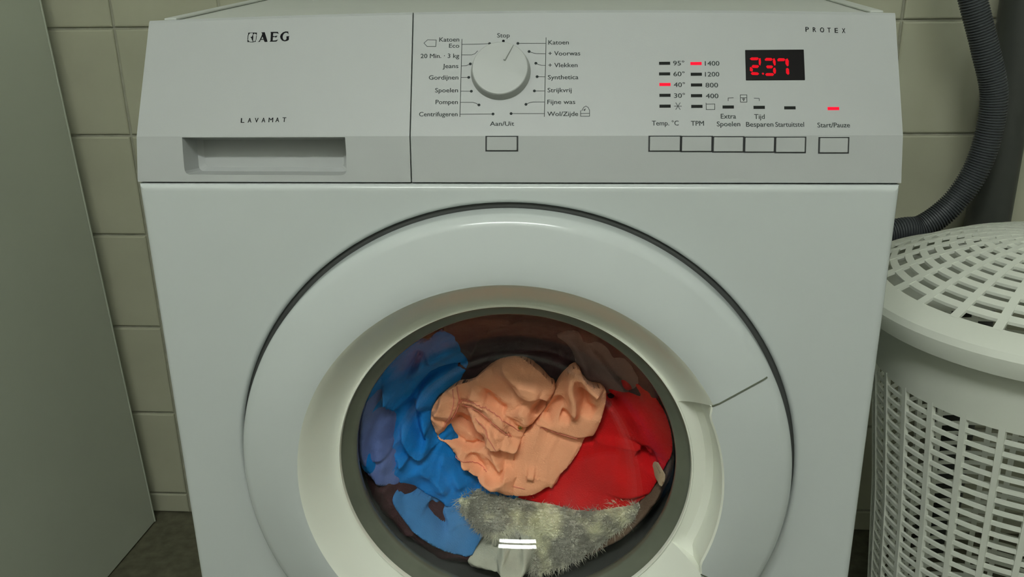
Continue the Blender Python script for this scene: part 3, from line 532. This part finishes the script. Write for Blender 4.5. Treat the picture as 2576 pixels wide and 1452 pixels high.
def text(s, align, u, v, cap, width, parent, mat):
    cu = bpy.data.curves.new('printed_word', 'FONT')
    cu.body = s
    cu.size = cap / .70
    cu.align_x = 'LEFT'
    cu.resolution_u = 3
    cu.fill_mode = 'FRONT'
    tmp = bpy.data.objects.new('tmp', cu)
    me = bpy.data.meshes.new_from_object(tmp)
    bpy.data.objects.remove(tmp); bpy.data.curves.remove(cu)
    if not me.vertices: return
    x0 = min(p.co.x for p in me.vertices); x1 = max(p.co.x for p in me.vertices)
    k = (width / (x1 - x0)) if width else 1.0
    if len(s) > 2: k = max(.72, min(1.3, k))
    else: k = max(.5, min(1.25, k))
    wd = (x1 - x0) * k
    off = {'L': 0, 'C': -wd / 2, 'R': -wd}[align]
    for p in me.vertices:
        q = BASE @ Vector(((p.co.x - x0) * k + off + u, p.co.y + v, .00012))
        p.co = q
    # slightly bold print: a second copy of the outline a hair to the side and lower
    bold = .00022 if len(s) == 1 else .00013
    vs_ = [tuple(p.co) for p in me.vertices]; fs_ = [tuple(q.vertices) for q in me.polygons]
    nv_ = len(vs_)
    allv, allf = [], []
    for k_, (sx_, sv_) in enumerate(((-.5, .25), (.5, -.25))):
        sh_ = Vector((bold * sx_, 0, 0)) + VU * (bold * sv_) + NU * (.00001 * k_)
        allv += [tuple(Vector(p) + sh_) for p in vs_]
        allf += [tuple(i + k_ * nv_ for i in q) for q in fs_]
    bpy.data.meshes.remove(me)
    me = bpy.data.meshes.new('printed_word'); me.from_pydata(allv, [], allf)
    link('printed_word', me, mat, parent)
tracked = set('LAVMTPROEX')
for (s, al, u, v, cap, wd) in TEXT:
    single = len(s) == 1
    text(s, al, u, v, cap, wd, drawer if u < xs1 else control, M['black_ink'] if single else M['ink'])
LW = .00042
for pts, dot in LEADERS:
    polys = stroke(pts, LW)
    if dot: polys.append(disc(pts[-1], .00115))
    flat('leader_line', polys, M['ink'] if not dot else M['ink'], control)
flat('stop_dot', [disc(STOPDOT, .00115)], M['black_ink'], control)
for b_ in BARS: flat('scale_bar', stroke(b_, LW * 1.15), M['ink'], control)
for name, strokes in ICONS:
    polys = []
    for pts, closed in strokes:
        polys += stroke(pts + ([pts[0]] if closed else []), LW)
    flat(name, polys, M['ink'], control)
# maker's mark
def poly_fill(name, outer, inner, mat, parent):
    b = bmesh.new(); edges = []
    for loop in ([outer] + ([inner] if inner else [])):
        vv = [b.verts.new(upt(u, v, .00013)) for u, v in loop]
        edges += [b.edges.new((vv[i], vv[(i + 1) % len(vv)])) for i in range(len(vv))]
    bmesh.ops.triangle_fill(b, use_beauty=True, edges=edges)
    return bm_obj(name, b, mat, parent)
poly_fill('logo_letter', LOGO_A[0], LOGO_A[1], M['black_ink'], drawer)
poly_fill('logo_letter', LOGO_E, None, M['black_ink'], drawer)
poly_fill('logo_letter', LOGO_G, None, M['black_ink'], drawer)
flat('logo_mark', LOGO_MARK, M['black_ink'], drawer)

# ---- indicator windows, display, buttons, knob
def slab(name, x0, v0, x1, v1, h0, h1, place, mat, parent, bev=0):
    vs = [tuple(place(u, v, h)) for h in (h0, h1) for (u, v) in ((x0, v0), (x1, v0), (x1, v1), (x0, v1))]
    o = mesh_obj(name, vs, [(0, 1, 2, 3), (4, 5, 6, 7), (0, 1, 5, 4), (1, 2, 6, 5), (2, 3, 7, 6), (3, 0, 4, 7)], mat, parent)
    if bev: add_bevel(o, bev, 2)
    return o
lw, lh = LEDSIZE
for u, v, on in LEDS:
    o = slab('indicator_light', u - lw / 2, v - lh / 2, u + lw / 2, v + lh / 2, -.001, .00025, upt, M['led_on'] if on else M['led_off'], control)
    if on: o['label'] = 'lit red indicator light'
du0 = min(p[0] for p in DISPLAY); du1 = max(p[0] for p in DISPLAY); dv0 = min(p[1] for p in DISPLAY) + .0006; dv1 = max(p[1] for p in DISPLAY) - .0006
disp = slab('display_window', du0, dv0, du1, dv1, -.002, .0004, upt, M['display'], control, .0003)
disp['label'] = 'black display showing red digits 2.37'
for segs in DIGITS: flat('digit', segs, M['digit'], disp, .0006)
KV = .958
for (a, v0, c, v1) in BUTTONS:
    v0 *= KV; v1 = min(v1 * KV, .0353)
    slab('button_gap', a - .0009, v0 - .0005, c + .0009, v1 + .0007, -.001, .00012, lpt, M['gap'], control)
    slab('push_button', a + .0002, v0 + .0003, c - .0002, v1 - .0001, -.001, .0011, lpt, M['panel'], control, .0005)
ku, kv, kr = KNOB
kh = .0072
knob = empty('program_knob', (0, 0, 0)); 
bpy.data.objects.remove(knob)
kd = (Vector(KNOBRIDGE[1]) - Vector(KNOBRIDGE[0])).normalized(); kn = Vector((-kd.y, kd.x))
prof = [(kr * 1.07, 0), (kr * 1.055, .0015), (kr * 1.03, kh - .003), (kr * 1.012, kh - .0015), (kr * .99, kh - .0005), (kr * .965, kh), (kr * .955, kh)]
nseg = 72
vs, fs = [], []
for i in range(nseg):
    a = 2 * PI * i / nseg
    for r, h in prof: vs.append((r * math.cos(a), r * math.sin(a), h))
m_ = len(prof)
for i in range(nseg):
    j = (i + 1) % nseg
    for k in range(m_ - 1): fs.append((i * m_ + k, j * m_ + k, j * m_ + k + 1, i * m_ + k + 1))
# face: two shallow planes meeting in a ridge
rad = [.955, .7, .45, .2]
last = [i * m_ + m_ - 1 for i in range(nseg)]
for q in rad[1:]:
    cur = []
    for i in range(nseg):
        a = 2 * PI * i / nseg
        cur.append(len(vs)); vs.append((kr * q * math.cos(a), kr * q * math.sin(a), kh))
    for i in range(nseg):
        j = (i + 1) % nseg
        fs.append((last[i], last[j], cur[j], cur[i]))
    last = cur
fs.append(tuple(last))
out_vs = []
for (a, b_, h) in vs:
    if h > kh - .0008:
        dist = Vector((a, b_)).dot(kn)
        h = h + (.0009 - abs(dist) * (.035 if dist < 0 else .012))
    out_vs.append(tuple(upt(ku + a, kv + b_, h)))
kb = mesh_obj('program_knob', out_vs, fs, M['knob'], control); sharp(kb, 24)
p0, p1 = Vector(KNOBPTR[0]), Vector(KNOBPTR[1])
dd = (p1 - p0).normalized(); nn = Vector((-dd.y, dd.x)) * .0011
p1 = p0 + dd * (p1 - p0).length
vs = []
for (p, h) in ((p0, kh + .0003), (p1, kh - .001)):
    for sgn, dh in ((-1, 0), (-.35, .0024), (.35, .0024), (1, 0)):
        q = p + nn * sgn
        vs.append(tuple(upt(q.x, q.y, h + dh)))
mesh_obj('pointer', vs, [(0, 1, 5, 4), (1, 2, 6, 5), (2, 3, 7, 6), (0, 1, 2, 3), (4, 5, 6, 7)], M['knob'], kb)

# ---- door
HA = math.radians(26.5)
def door_prof(a):
    aa = (a + PI) % (2 * PI) - PI
    if abs(aa) < HA:
        e = min(1.0, (HA - abs(aa)) / math.radians(3.0))
        r0 = .1815 - .0055 * e
        return [(.1885, -.0301), (r0 + .0016, -.0300), (r0, -.0285), (r0 + .0006, -.020 + .002 * e), (r0 - .004, -.0085 + .006 * e), (.166, -.002 + .004 * e), (.159, .0008), (.1556, .0)]
    return [(.1885, -.0301), (.1835, -.0294), (.1805, -.0268), (.1755, -.020), (.1690, -.0118), (.1625, -.0048), (.1585, -.0012), (.1556, .0)]
angs = [2 * PI * i / 240 for i in range(240)]
for sgn in (-1, 1):
    for dlt in (-.0009, .0009):
        angs.append((sgn * (HA + dlt)) % (2 * PI))
angs = sorted(angs)
outer_prof = [(.2362, .012), (.2362, -.0100), (.2356, -.0140), (.2338, -.0172), (.2312, -.0193), (.2290, -.0203), (.2280, -.0207), (.2040, -.0265)]
lip = [(.1548, -.0004), (.1541, .0008), (.1538, .0050)]
vs, fs = [], []
for a in angs:
    c, s = math.cos(a), math.sin(a)
    pr = outer_prof + door_prof(a)
    for r, y in pr: vs.append((r * c, y, DC + r * s))
m_ = len(outer_prof) + 8
n = len(angs)
nout = len(outer_prof)
face_f, fun_f = [], []
for i in range(n):
    j = (i + 1) % n
    for k in range(m_ - 1):
        (face_f if k <= nout else fun_f).append((i * m_ + k, j * m_ + k, j * m_ + k + 1, i * m_ + k + 1))
door = empty('door_tmp', (0, 0, 0)); bpy.data.objects.remove(door)
def split(faces):
    used = sorted({i for f in faces for i in f}); mp = {o: k for k, o in enumerate(used)}
    return [vs[i] for i in used], [tuple(mp[i] for i in f) for f in faces]
# the face ring is divided: long ring and the handle sector
amid = lambda f: math.atan2(sum(vs[i][2] - DC for i in f), sum(vs[i][0] for i in f))
hand_f = [f for f in face_f if abs(amid(f)) < HA]
ring_f = [f for f in face_f if abs(amid(f)) >= HA]
v_, f_ = split(ring_f); door = mesh_obj('door', v_, f_, M['white'], wm); sharp(door, 30)
v_, f_ = split(hand_f); o = mesh_obj('door_handle', v_, f_, M['white'], door); sharp(o, 30)
o['label'] = 'right section of the door ring used as the grip'
v_, f_ = split(fun_f); o = mesh_obj('inner_bezel', v_, f_, M['cream'], door); sharp(o, 30)
# narrow dark joints at both ends of the handle
for sgn in (-1, 1):
    a = sgn * HA
    c, s = math.cos(a), math.sin(a)
    tv = Vector((-s, 0, c)) * .0006
    pts = [(.1822, -.0302), (.1840, -.0304), (.1885, -.0306), (.2040, -.0271), (.2180, -.0238), (.2280, -.0214), (.2312, -.0199)]
    v2 = []
    for r, y in pts:
        p = Vector((r * c, y, DC + r * s))
        for q in (p - tv, p + tv): 
            v2.append(tuple(q)); v2.append((q.x, q.y + .003, q.z))
    f2 = []
    for k in range(len(pts) - 1):
        b0 = k * 4; b1 = b0 + 4
        f2 += [(b0, b0 + 2, b1 + 2, b1), (b0, b0 + 1, b1 + 1, b1), (b0 + 2, b0 + 3, b1 + 3, b1 + 2)]
    mesh_obj('handle_joint', v2, f2, M['rim'], door)
v_, f_ = lathe_y([(.1556, .0), (.1550, -.0012), (.1540, -.0012), (.1535, .0002), (.1534, .006)], 160, 0, DC)
o = mesh_obj('lip_ring', v_, f_, M['cream'], door); sharp(o, 60)
v_, f_ = lathe_y([(.1534, .0030), (.1525, .0045), (.1500, .0070), (.1450, .0105), (.1425, .0118), (.1415, .0135), (.1425, .022), (.150, .030)], 160, 0, DC)
o = mesh_obj('rim_seal', v_, f_, M['rim'], door); sharp(o, 40)
# glass bowl
def yglass(r):
    return .014 + .072 * (1 - (min(r, .1425) / .1425) ** 3.0)
pr = [(.1450, .0128), (.1425, .0140)] + [(.1425 * q, yglass(.1425 * q)) for q in (.985, .965, .94, .91, .87, .82, .76, .69, .61, .52, .42, .31, .2, .1, .02)]
v_, f_ = lathe_y(pr, 128, 0, DC)
b0 = len(v_)
pr2 = [(r * .985, y + .0035) for r, y in pr]
v2, f2 = lathe_y(pr2, 128, 0, DC)
v_ += v2; f_ += [tuple(i + b0 for i in f) for f in f2]
me = bpy.data.meshes.new('glass_bowl'); me.from_pydata(v_, [], f_)
link('glass_bowl', me, M['glass'], door, True)
# gasket and drum
v_, f_ = lathe_y([(.150, .030), (.160, .034), (.164, .05), (.158, .07), (.163, .09), (.172, .10), (.18, .11)], 96, 0, DC)
mesh_obj('gasket', v_, f_, M['rubber'], wm, True)
v_, f_ = lathe_y([(.18, .11), (.20, .115), (.232, .125), (.235, .16), (.235, .42), (.22, .44), (.01, .44)], 64, 0, DC)
mesh_obj('drum', v_, f_, M['steel'], wm, True)

# ================================================================== LAUNDRY
def inside(p, poly):
    x, y = p; c = False; j = len(poly) - 1
    for i in range(len(poly)):
        xi, yi = poly[i]; xj, yj = poly[j]
        if (yi > y) != (yj > y) and x < (xj - xi) * (y - yi) / (yj - yi) + xi: c = not c
        j = i
    return c
def nearest(p, poly, closed):
    best = (1e9, None, 0, 0)
    n_ = len(poly); rng = n_ if closed else n_ - 1
    for i in range(rng):
        ax, ay = poly[i]; bx, by = poly[(i + 1) % n_]
        dx, dy = bx - ax, by - ay; L2 = dx * dx + dy * dy
        if L2 == 0: continue
        t = ((p[0] - ax) * dx + (p[1] - ay) * dy) / L2
        tc = 0 if t < 0 else (1 if t > 1 else t)
        qx, qy = ax + dx * tc, ay + dy * tc
        d2 = (p[0] - qx) ** 2 + (p[1] - qy) ** 2
        if d2 < best[0]:
            cr_ = dx * (p[1] - ay) - dy * (p[0] - ax)
            best = (d2, (qx, qy), 1 if cr_ > 0 else -1, (i + tc) / rng)
    return math.sqrt(best[0]), best[1], best[2], best[3]
def smooth_poly(poly, it=1):
    for _ in range(it):
        out = []
        for i in range(len(poly)):
            a, b_ = poly[i], poly[(i + 1) % len(poly)]
            out.append((a[0] * .78 + b_[0] * .22, a[1] * .78 + b_[1] * .22)); out.append((a[0] * .22 + b_[0] * .78, a[1] * .22 + b_[1] * .78))
        poly = out
    return poly
def drape(key, name, mat, layer, parent=None, step=.0016, puff=.006, pw=.006, wrinkle=.0016, wscale=38, seed=0, ridge=.0, rscale=24, rang=0.5, gain=1.0):
    poly = smooth_poly(CLOTH[key]['poly']); feats = CLOTH[key]['f']
    feats = [(k, [tuple(q) for q in catmull([(a, b_, 0) for a, b_ in pts], 6)], w, amp) for k, pts, w, amp in feats]
    feats = [(k, [(q[0], q[1]) for q in pts], w, amp) for k, pts, w, amp in feats]
    x0 = min(p[0] for p in poly) - step; x1 = max(p[0] for p in poly) + step
    z0 = min(p[1] for p in poly) - step; z1 = max(p[1] for p in poly) + step
    nx = int((x1 - x0) / step) + 2; nz = int((z1 - z0) / step) + 2
    ins = {}
    for i in range(nx):
        for j in range(nz):
            p = (x0 + i * step, z0 + j * step)
            if inside(p, poly): ins[(i, j)] = p
    cells = set()
    for (i, j) in ins:
        for di in (-1, 0):
            for dj in (-1, 0):
                cells.add((i + di, j + dj))
    vid, verts, faces = {}, [], []
    def vert(i, j):
        if (i, j) in vid: return vid[(i, j)]
        p = (x0 + i * step, z0 + j * step)
        if (i, j) in ins:
            d, q, s, t = nearest(p, poly, True)
            if d < step * .45: p = q; d = 0
        else:
            d, q, s, t = nearest(p, poly, True)
            p = q; d = 0.0
        r = math.hypot(*p)
        h = -puff * math.exp(-d / pw)
        nv = Vector((p[0] * wscale, p[1] * wscale, seed * 3.7))
        h += wrinkle * noise.fractal(nv, 1.0, 2.0, 3) + wrinkle * .8 * (abs(noise.noise(nv * 1.7 + Vector((9, 3, 1)))) - .3)
        if ridge:
            ca_, sa_ = math.cos(rang), math.sin(rang)
            uu, vv = p[0] * ca_ + p[1] * sa_, -p[0] * sa_ + p[1] * ca_
            wv = Vector((uu * rscale * .45, vv * rscale, seed * 1.9))
            wv += Vector((noise.noise(wv * .7), noise.noise(wv * .7 + Vector((5, 5, 5))), 0)) * .6
            h += ridge * ((1 - min(1, abs(noise.noise(wv)) * 2.4)) ** 2 - .3)
            h += ridge * .5 * ((1 - min(1, abs(noise.noise(wv * 2.1 + Vector((3, 1, 7)))) * 2.4)) ** 2 - .3)
        for k, pts, w, amp in feats:
            dd_, q, s, t = nearest(p, pts, False)
            if dd_ > .05: continue
            fade = min(1.0, 4.5 * min(t, 1 - t) + .15)
            amp *= 1.7 * gain
            if k == 'g': h += amp * fade * math.exp(-(dd_ / w) ** 2)
            else:
                sd = s * dd_
                g = 1 / (1 + math.exp(-max(-40, min(40, sd / .0004))))
                h += amp * fade * g * math.exp(-max(0, sd) / w)
        y = yglass(r) + .0125 + (6 - layer) * .0048
        if r > .1425: y += (r - .1425) * .3
        y -= h
        y = max(y, yglass(r) + .0048)
        vid[(i, j)] = len(verts)
        verts.append((p[0], y, DC + p[1]))
        return vid[(i, j)]
    edge_count = {}
    for (i, j) in cells:
        c4 = [(i, j), (i + 1, j), (i + 1, j + 1), (i, j + 1)]
        k = [vert(*c) for c in c4]
        faces.append(tuple(k))
        for a in range(4):
            e = (k[a], k[(a + 1) % 4]); edge_count[tuple(sorted(e))] = edge_count.get(tuple(sorted(e)), 0) + 1
    # turn the rim back so that the cloth has depth
    back = {}
    for (a, b_), c in edge_count.items():
        if c == 1:
            for q in (a, b_):
                if q not in back:
                    X, Y, Z = verts[q]
                    back[q] = len(verts); verts.append((X * .97, Y + .016, DC + (Z - DC) * .97))
            faces.append((a, b_, back[b_], back[a]))
    o = mesh_obj(name, verts, faces, mat, parent)
    bm_ = bmesh.new(); bm_.from_mesh(o.data)
    bmesh.ops.remove_doubles(bm_, verts=bm_.verts, dist=.00005)
    bmesh.ops.recalc_face_normals(bm_, faces=bm_.faces)
    bm_.to_mesh(o.data); bm_.free()
    o.data.polygons.foreach_set('use_smooth', [True] * len(o.data.polygons))
    return o
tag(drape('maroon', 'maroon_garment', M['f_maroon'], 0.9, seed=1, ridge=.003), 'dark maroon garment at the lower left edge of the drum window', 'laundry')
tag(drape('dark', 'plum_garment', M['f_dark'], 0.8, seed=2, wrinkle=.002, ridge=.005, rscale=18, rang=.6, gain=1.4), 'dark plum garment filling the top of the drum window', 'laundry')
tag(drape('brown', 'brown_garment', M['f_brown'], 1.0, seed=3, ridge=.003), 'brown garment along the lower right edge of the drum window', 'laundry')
tag(drape('taupe', 'taupe_garment', M['f_taupe'], 1.9, seed=4, ridge=.003, gain=1.3), 'taupe garment flap at the upper right of the drum window', 'laundry')
tag(drape('blue', 'blue_garment', M['f_blue'], 2.4, seed=5, wrinkle=.0022, ridge=.0050, rscale=24, rang=1.15, gain=1.7), 'bright blue garment bunched up on the left side of the drum', 'laundry')
tag(drape('red', 'red_garment', M['f_red'], 2.2, seed=6, wrinkle=.0014, wscale=22, ridge=.0016, rscale=16, rang=.5, gain=1.3), 'red fleece garment on the right side of the drum', 'laundry')
tag(drape('lavender', 'lavender_garment', M['f_lav'], 3.0, seed=7, ridge=.004, rscale=22, rang=1.3), 'lavender blue garment pressed against the far left of the glass', 'laundry')
tag(drape('steel', 'steel_blue_garment', M['f_steel'], 3.0, seed=8, ridge=.002, rscale=20, rang=-.5, gain=.6), 'steel blue garment at the lower left below the bright blue one', 'laundry')
tag(drape('jersey', 'grey_jersey', M['f_jersey'], 2.6, seed=9, ridge=.002, rscale=24, rang=1.4, gain=2.4, step=.0012), 'grey jersey in rolled folds at the bottom of the drum window', 'laundry')
tag(drape('tag', 'tan_scrap', M['f_tag'], 3.6, seed=10, puff=.002), 'small tan cloth tip beside the red garment at the right edge', 'laundry')
fl = tag(drape('fluffy', 'fluffy_garment', M['f_fluffy'], 3.3, seed=11, wrinkle=.003, wscale=70, puff=.008, ridge=.003, rscale=30, rang=-.7), 'fluffy grey garment with pale tufts at the bottom of the drum', 'laundry')
# pile of the fluffy garment
me = fl.data
pv, pf = [], []
polys = [p for p in me.polygons]
for k in range(9000):
    p = random.choice(polys)
    c = p.center; nn_ = p.normal if p.normal.y < 0 else -p.normal
    L_ = random.uniform(.004, .011)
    dr = (Vector(nn_) * .55 + Vector((random.uniform(-.8, .8), random.uniform(-.2, .1), random.uniform(-.8, .6)))).normalized()
    sd = dr.cross(Vector((0, 1, 0)))
    if sd.length < 1e-4: continue
    sd = sd.normalized() * .00036
    base = Vector(c) + Vector((random.uniform(-.0008, .0008), 0, random.uniform(-.0008, .0008)))
    tip = base + dr * L_
    rr = math.hypot(tip.x, tip.z - DC)
    if tip.y < yglass(rr) + .0038: tip.y = yglass(rr) + .0038
    i = len(pv)
    pv += [tuple(base - sd), tuple(base + sd), tuple(tip)]
    pf.append((i, i + 1, i + 2))
me2 = bpy.data.meshes.new('fur_pile'); me2.from_pydata(pv, [], pf)
fo = link('fur_pile', me2, M['f_fur'], fl); fo['kind'] = 'stuff'
# peach garment: crumpled front and folded flap
pg = tag(empty('peach_garment', (0, .08, DC - .1)), 'peach coloured garment crumpled in the middle of the drum', 'laundry')
pl_ = drape('peach_left', 'crumpled_front', M['f_peach'], 4.2, None, step=.0011, seed=12, wrinkle=.0012, wscale=34, ridge=.0026, rscale=34, rang=-.6, gain=1.6)
pf_ = drape('peach_flap', 'folded_flap', M['f_peach'], 5.4, None, step=.0011, seed=13, wrinkle=.0010, wscale=30, ridge=.0018, rscale=24, rang=1.2, gain=1.6)
inv = Matrix.Translation(pg.location).inverted()
for o in (pl_, pf_):
    o.parent = pg; o.matrix_parent_inverse = inv
from mathutils.kdtree import KDTree
def surface(o):
    kd_ = KDTree(len(o.data.vertices))
    for v in o.data.vertices: kd_.insert((v.co.x, 0, v.co.z), v.index)
    kd_.balance(); return kd_
trees = [(pl_, surface(pl_)), (pf_, surface(pf_))]
for which, pts in STITCHES:
    ob_, kd_ = trees[which]
    path_ = catmull([(a, 0, DC + b_) for a, b_ in pts], 14)
    line = []
    for q in path_:
        ys = [ob_.data.vertices[i].co.y for (_, i, _) in kd_.find_n((q.x, 0, q.z), 4)]
        line.append((q.x, min(ys) - .0002, q.z))
    v_, f_ = tube(line, .00042, 6)
    o = mesh_obj('stitching', v_, f_, M['f_thread'], pg, True); o.matrix_parent_inverse = inv
bx_, bz_ = BUTTON_POS
yb_ = min((abs(v.co.x - bx_) + abs(v.co.z - DC - bz_), v.co.y) for v in pl_.data.vertices)[1]
bm = bmesh.new(); bmesh.ops.create_uvsphere(bm, u_segments=20, v_segments=12, radius=.0027)
for v in bm.verts: v.co = Vector((v.co.x + bx_, max(v.co.y, -.002) + yb_ - .0012, v.co.z + DC + bz_))
o = bm_obj('brass_button', bm, M['brass'], pg, True); o.matrix_parent_inverse = inv

# ================================================================== DRAIN HOSE AND PIPE
hp = [(.300, .46, .548), (.370, .47, .538), (.420, .48, .536), (.471, .49, .5435), (.500, .495, .5475), (.5360, .50, .5790), (.5600, .50, .6340), (.5645, .50, .7090), (.5440, .50, .7720), (.5210, .50, .8290), (.492, .50, .905), (.47, .50, 1.0), (.46, .50, 1.12)]
path = catmull(hp, 60)
# resample evenly and corrugate
dist = [0]
for a, b_ in zip(path, path[1:]): dist.append(dist[-1] + (b_ - a).length)
res, s, k = [], 0, 0
stp = .00085
while s < dist[-1]:
    while dist[k + 1] < s: k += 1
    t = (s - dist[k]) / max(1e-9, dist[k + 1] - dist[k]); res.append(path[k].lerp(path[k + 1], t)); s += stp
radl = [.0152 + .0011 * (1 if (i % 4) in (0, 1) else -1) for i in range(len(res))]
v_, f_ = tube(res, radl, 20)
o = mesh_obj('drain_hose', v_, f_, M['hose'], None); sharp(o, 60)
tag(o, 'dark grey corrugated drain hose looping beside the washing machine', 'hose')
pp = tag(empty('drain_pipe', (.612, .572, 0)), 'dark vertical waste pipe on the tiled wall right of the hose', 'pipe')
v_, f_ = tube([(0, 0, 0), (0, 0, 1.6), (0, 0, 2.40)], .0285, 32)
o = mesh_obj('pipe', v_, f_, M['pipe'], pp); sharp(o, 50)
v_, f_ = tube([(0, 0, .92), (0, 0, 1.0)], .0330, 32)
o = mesh_obj('socket', v_, f_, M['pipe'], pp); sharp(o, 50)
for zz in (.30, 1.25):
    v_, f_ = tube([(0, 0, zz), (0, 0, zz + .02)], .0310, 32)
    o = mesh_obj('pipe_clip', v_, f_, M['steel'], pp); sharp(o, 50)

# ================================================================== LAUNDRY BASKET
bx, by = .555, .25
bk = tag(empty('laundry_basket', (bx, by, 0)), 'round white plastic lattice laundry basket with domed lid', 'laundry basket')
def rb(z):
    pts = [(0, .130), (.15, .1415), (.30, .1525), (.42, .166), (.53, .179), (.56, .182)]
    for (a, ra), (c, rc) in zip(pts, pts[1:]):
        if z <= c: return ra + (rc - ra) * (z - a) / (c - a)
    return pts[-1][1]
def lathe_z(profile, n=96):
    vs, fs = [], []
    m = len(profile)
    for i in range(n):
        a = 2 * PI * i / n
        for r, z in profile: vs.append((r * math.cos(a), r * math.sin(a), z))
    for i in range(n):
        j = (i + 1) % n
        for k in range(m):
            fs.append((i * m + k, j * m + k, j * m + (k + 1) % m, i * m + (k + 1) % m))
    return vs, fs
ZB = .462
v_, f_ = lathe_z([(rb(ZB) - .0035, ZB), (rb(ZB) + .0012, ZB), (rb(.53) + .0012, .536), (rb(.53) - .0035, .536)])
o = mesh_obj('top_band', v_, f_, M['basket'], bk); sharp(o, 40)
v_, f_ = lathe_z([(.002, .004), (.002, 0), (.131, 0), (.1345, .03), (.131, .03), (.128, .004)])
o = mesh_obj('bottom_pan', v_, f_, M['basket'], bk); sharp(o, 40)
# upright ribs
zs = [.02 + (ZB + .004 - .02) * i / 14 for i in range(15)]
def rib_mesh():
    vs, fs = [], []
    for z in zs:
        r = rb(z); w = .0030 + .0009 * (z / ZB)
        vs += [(r - .0028, -w, z), (r + .0016, -w * .75, z), (r + .0016, w * .75, z), (r - .0028, w, z)]
    for i in range(len(zs) - 1):
        for k in range(4):
            fs.append((i * 4 + k, i * 4 + (k + 1) % 4, i * 4 + 4 + (k + 1) % 4, i * 4 + 4 + k))
    me = bpy.data.meshes.new('rib'); me.from_pydata(vs, [], fs)
    b = bmesh.new(); b.from_mesh(me); bmesh.ops.recalc_face_normals(b, faces=b.faces); b.to_mesh(me); b.free()
    me.materials.append(M['basket']); return me
rm = rib_mesh()
NR = 30
for i in range(NR):
    instance('rib', rm, bk, Matrix.Rotation(math.radians(-148.3 + i * 360 / NR), 4, 'Z'))
zz = ZB - .0125
while zz > .03:
    r = rb(zz); hh = .0021
    v_, f_ = lathe_z([(r - .0026, zz - hh), (r + .0004, zz - hh), (r + .0004, zz + hh), (r - .0026, zz + hh)], 72)
    o = mesh_obj('hoop', v_, f_, M['basket'], bk); sharp(o, 40)
    zz -= .0138
# lid
lidb = empty('tmp', (0, 0, 0)); bpy.data.objects.remove(lidb)
RG, Z0, DH = .176, .563, .050
v_, f_ = lathe_z([(.1935, .528), (.1985, .528), (.2030, .5415), (.2035, .5465), (.2010, .5530), (.1930, .5585), (RG, Z0 + .001), (RG, Z0 - .0025), (.190, .5545), (.1985, .5480), (.1985, .5420)])
lidb = mesh_obj('lid', v_, f_, M['basket'], bk); sharp(lidb, 25)
def zl(r): return Z0 + DH * (1 - (r / RG) ** 2)
NRL = 27
vs, fs = [], []
rs = [.012 + (RG + .002 - .012) * i / 14 for i in range(15)]
for r in rs:
    w = .0024 + .0020 * r / RG; z = zl(min(r, RG))
    vs += [(r, -w, z - .0028), (r, -w, z + .0006), (r, w, z + .0006), (r, w, z - .0028)]
for i in range(len(rs) - 1):
    for k in range(4): fs.append((i * 4 + k, i * 4 + (k + 1) % 4, i * 4 + 4 + (k + 1) % 4, i * 4 + 4 + k))
me = bpy.data.meshes.new('lid_rib'); me.from_pydata(vs, [], fs)
b = bmesh.new(); b.from_mesh(me); bmesh.ops.recalc_face_normals(b, faces=b.faces); b.to_mesh(me); b.free()
me.materials.append(M['basket'])
for i in range(NRL):
    instance('lid_rib', me, lidb, Matrix.Rotation(math.radians(-157 + i * 360 / NRL), 4, 'Z'))
for k in range(1, 12):
    r = RG - .0142 * k
    if r < .012: break
    w = .0034
    v_, f_ = lathe_z([(r - w, zl(r - w) - .003), (r + w, zl(r + w) - .003), (r + w, zl(r + w)), (r - w, zl(r - w))], 72)
    o = mesh_obj('lid_hoop', v_, f_, M['basket'], lidb); sharp(o, 40)
v_, f_ = lathe_z([(.001, zl(0) - .003), (.018, zl(.018) - .003), (.018, zl(.018) + .001), (.001, zl(0) + .001)], 48)
mesh_obj('lid_boss', v_, f_, M['basket'], lidb)
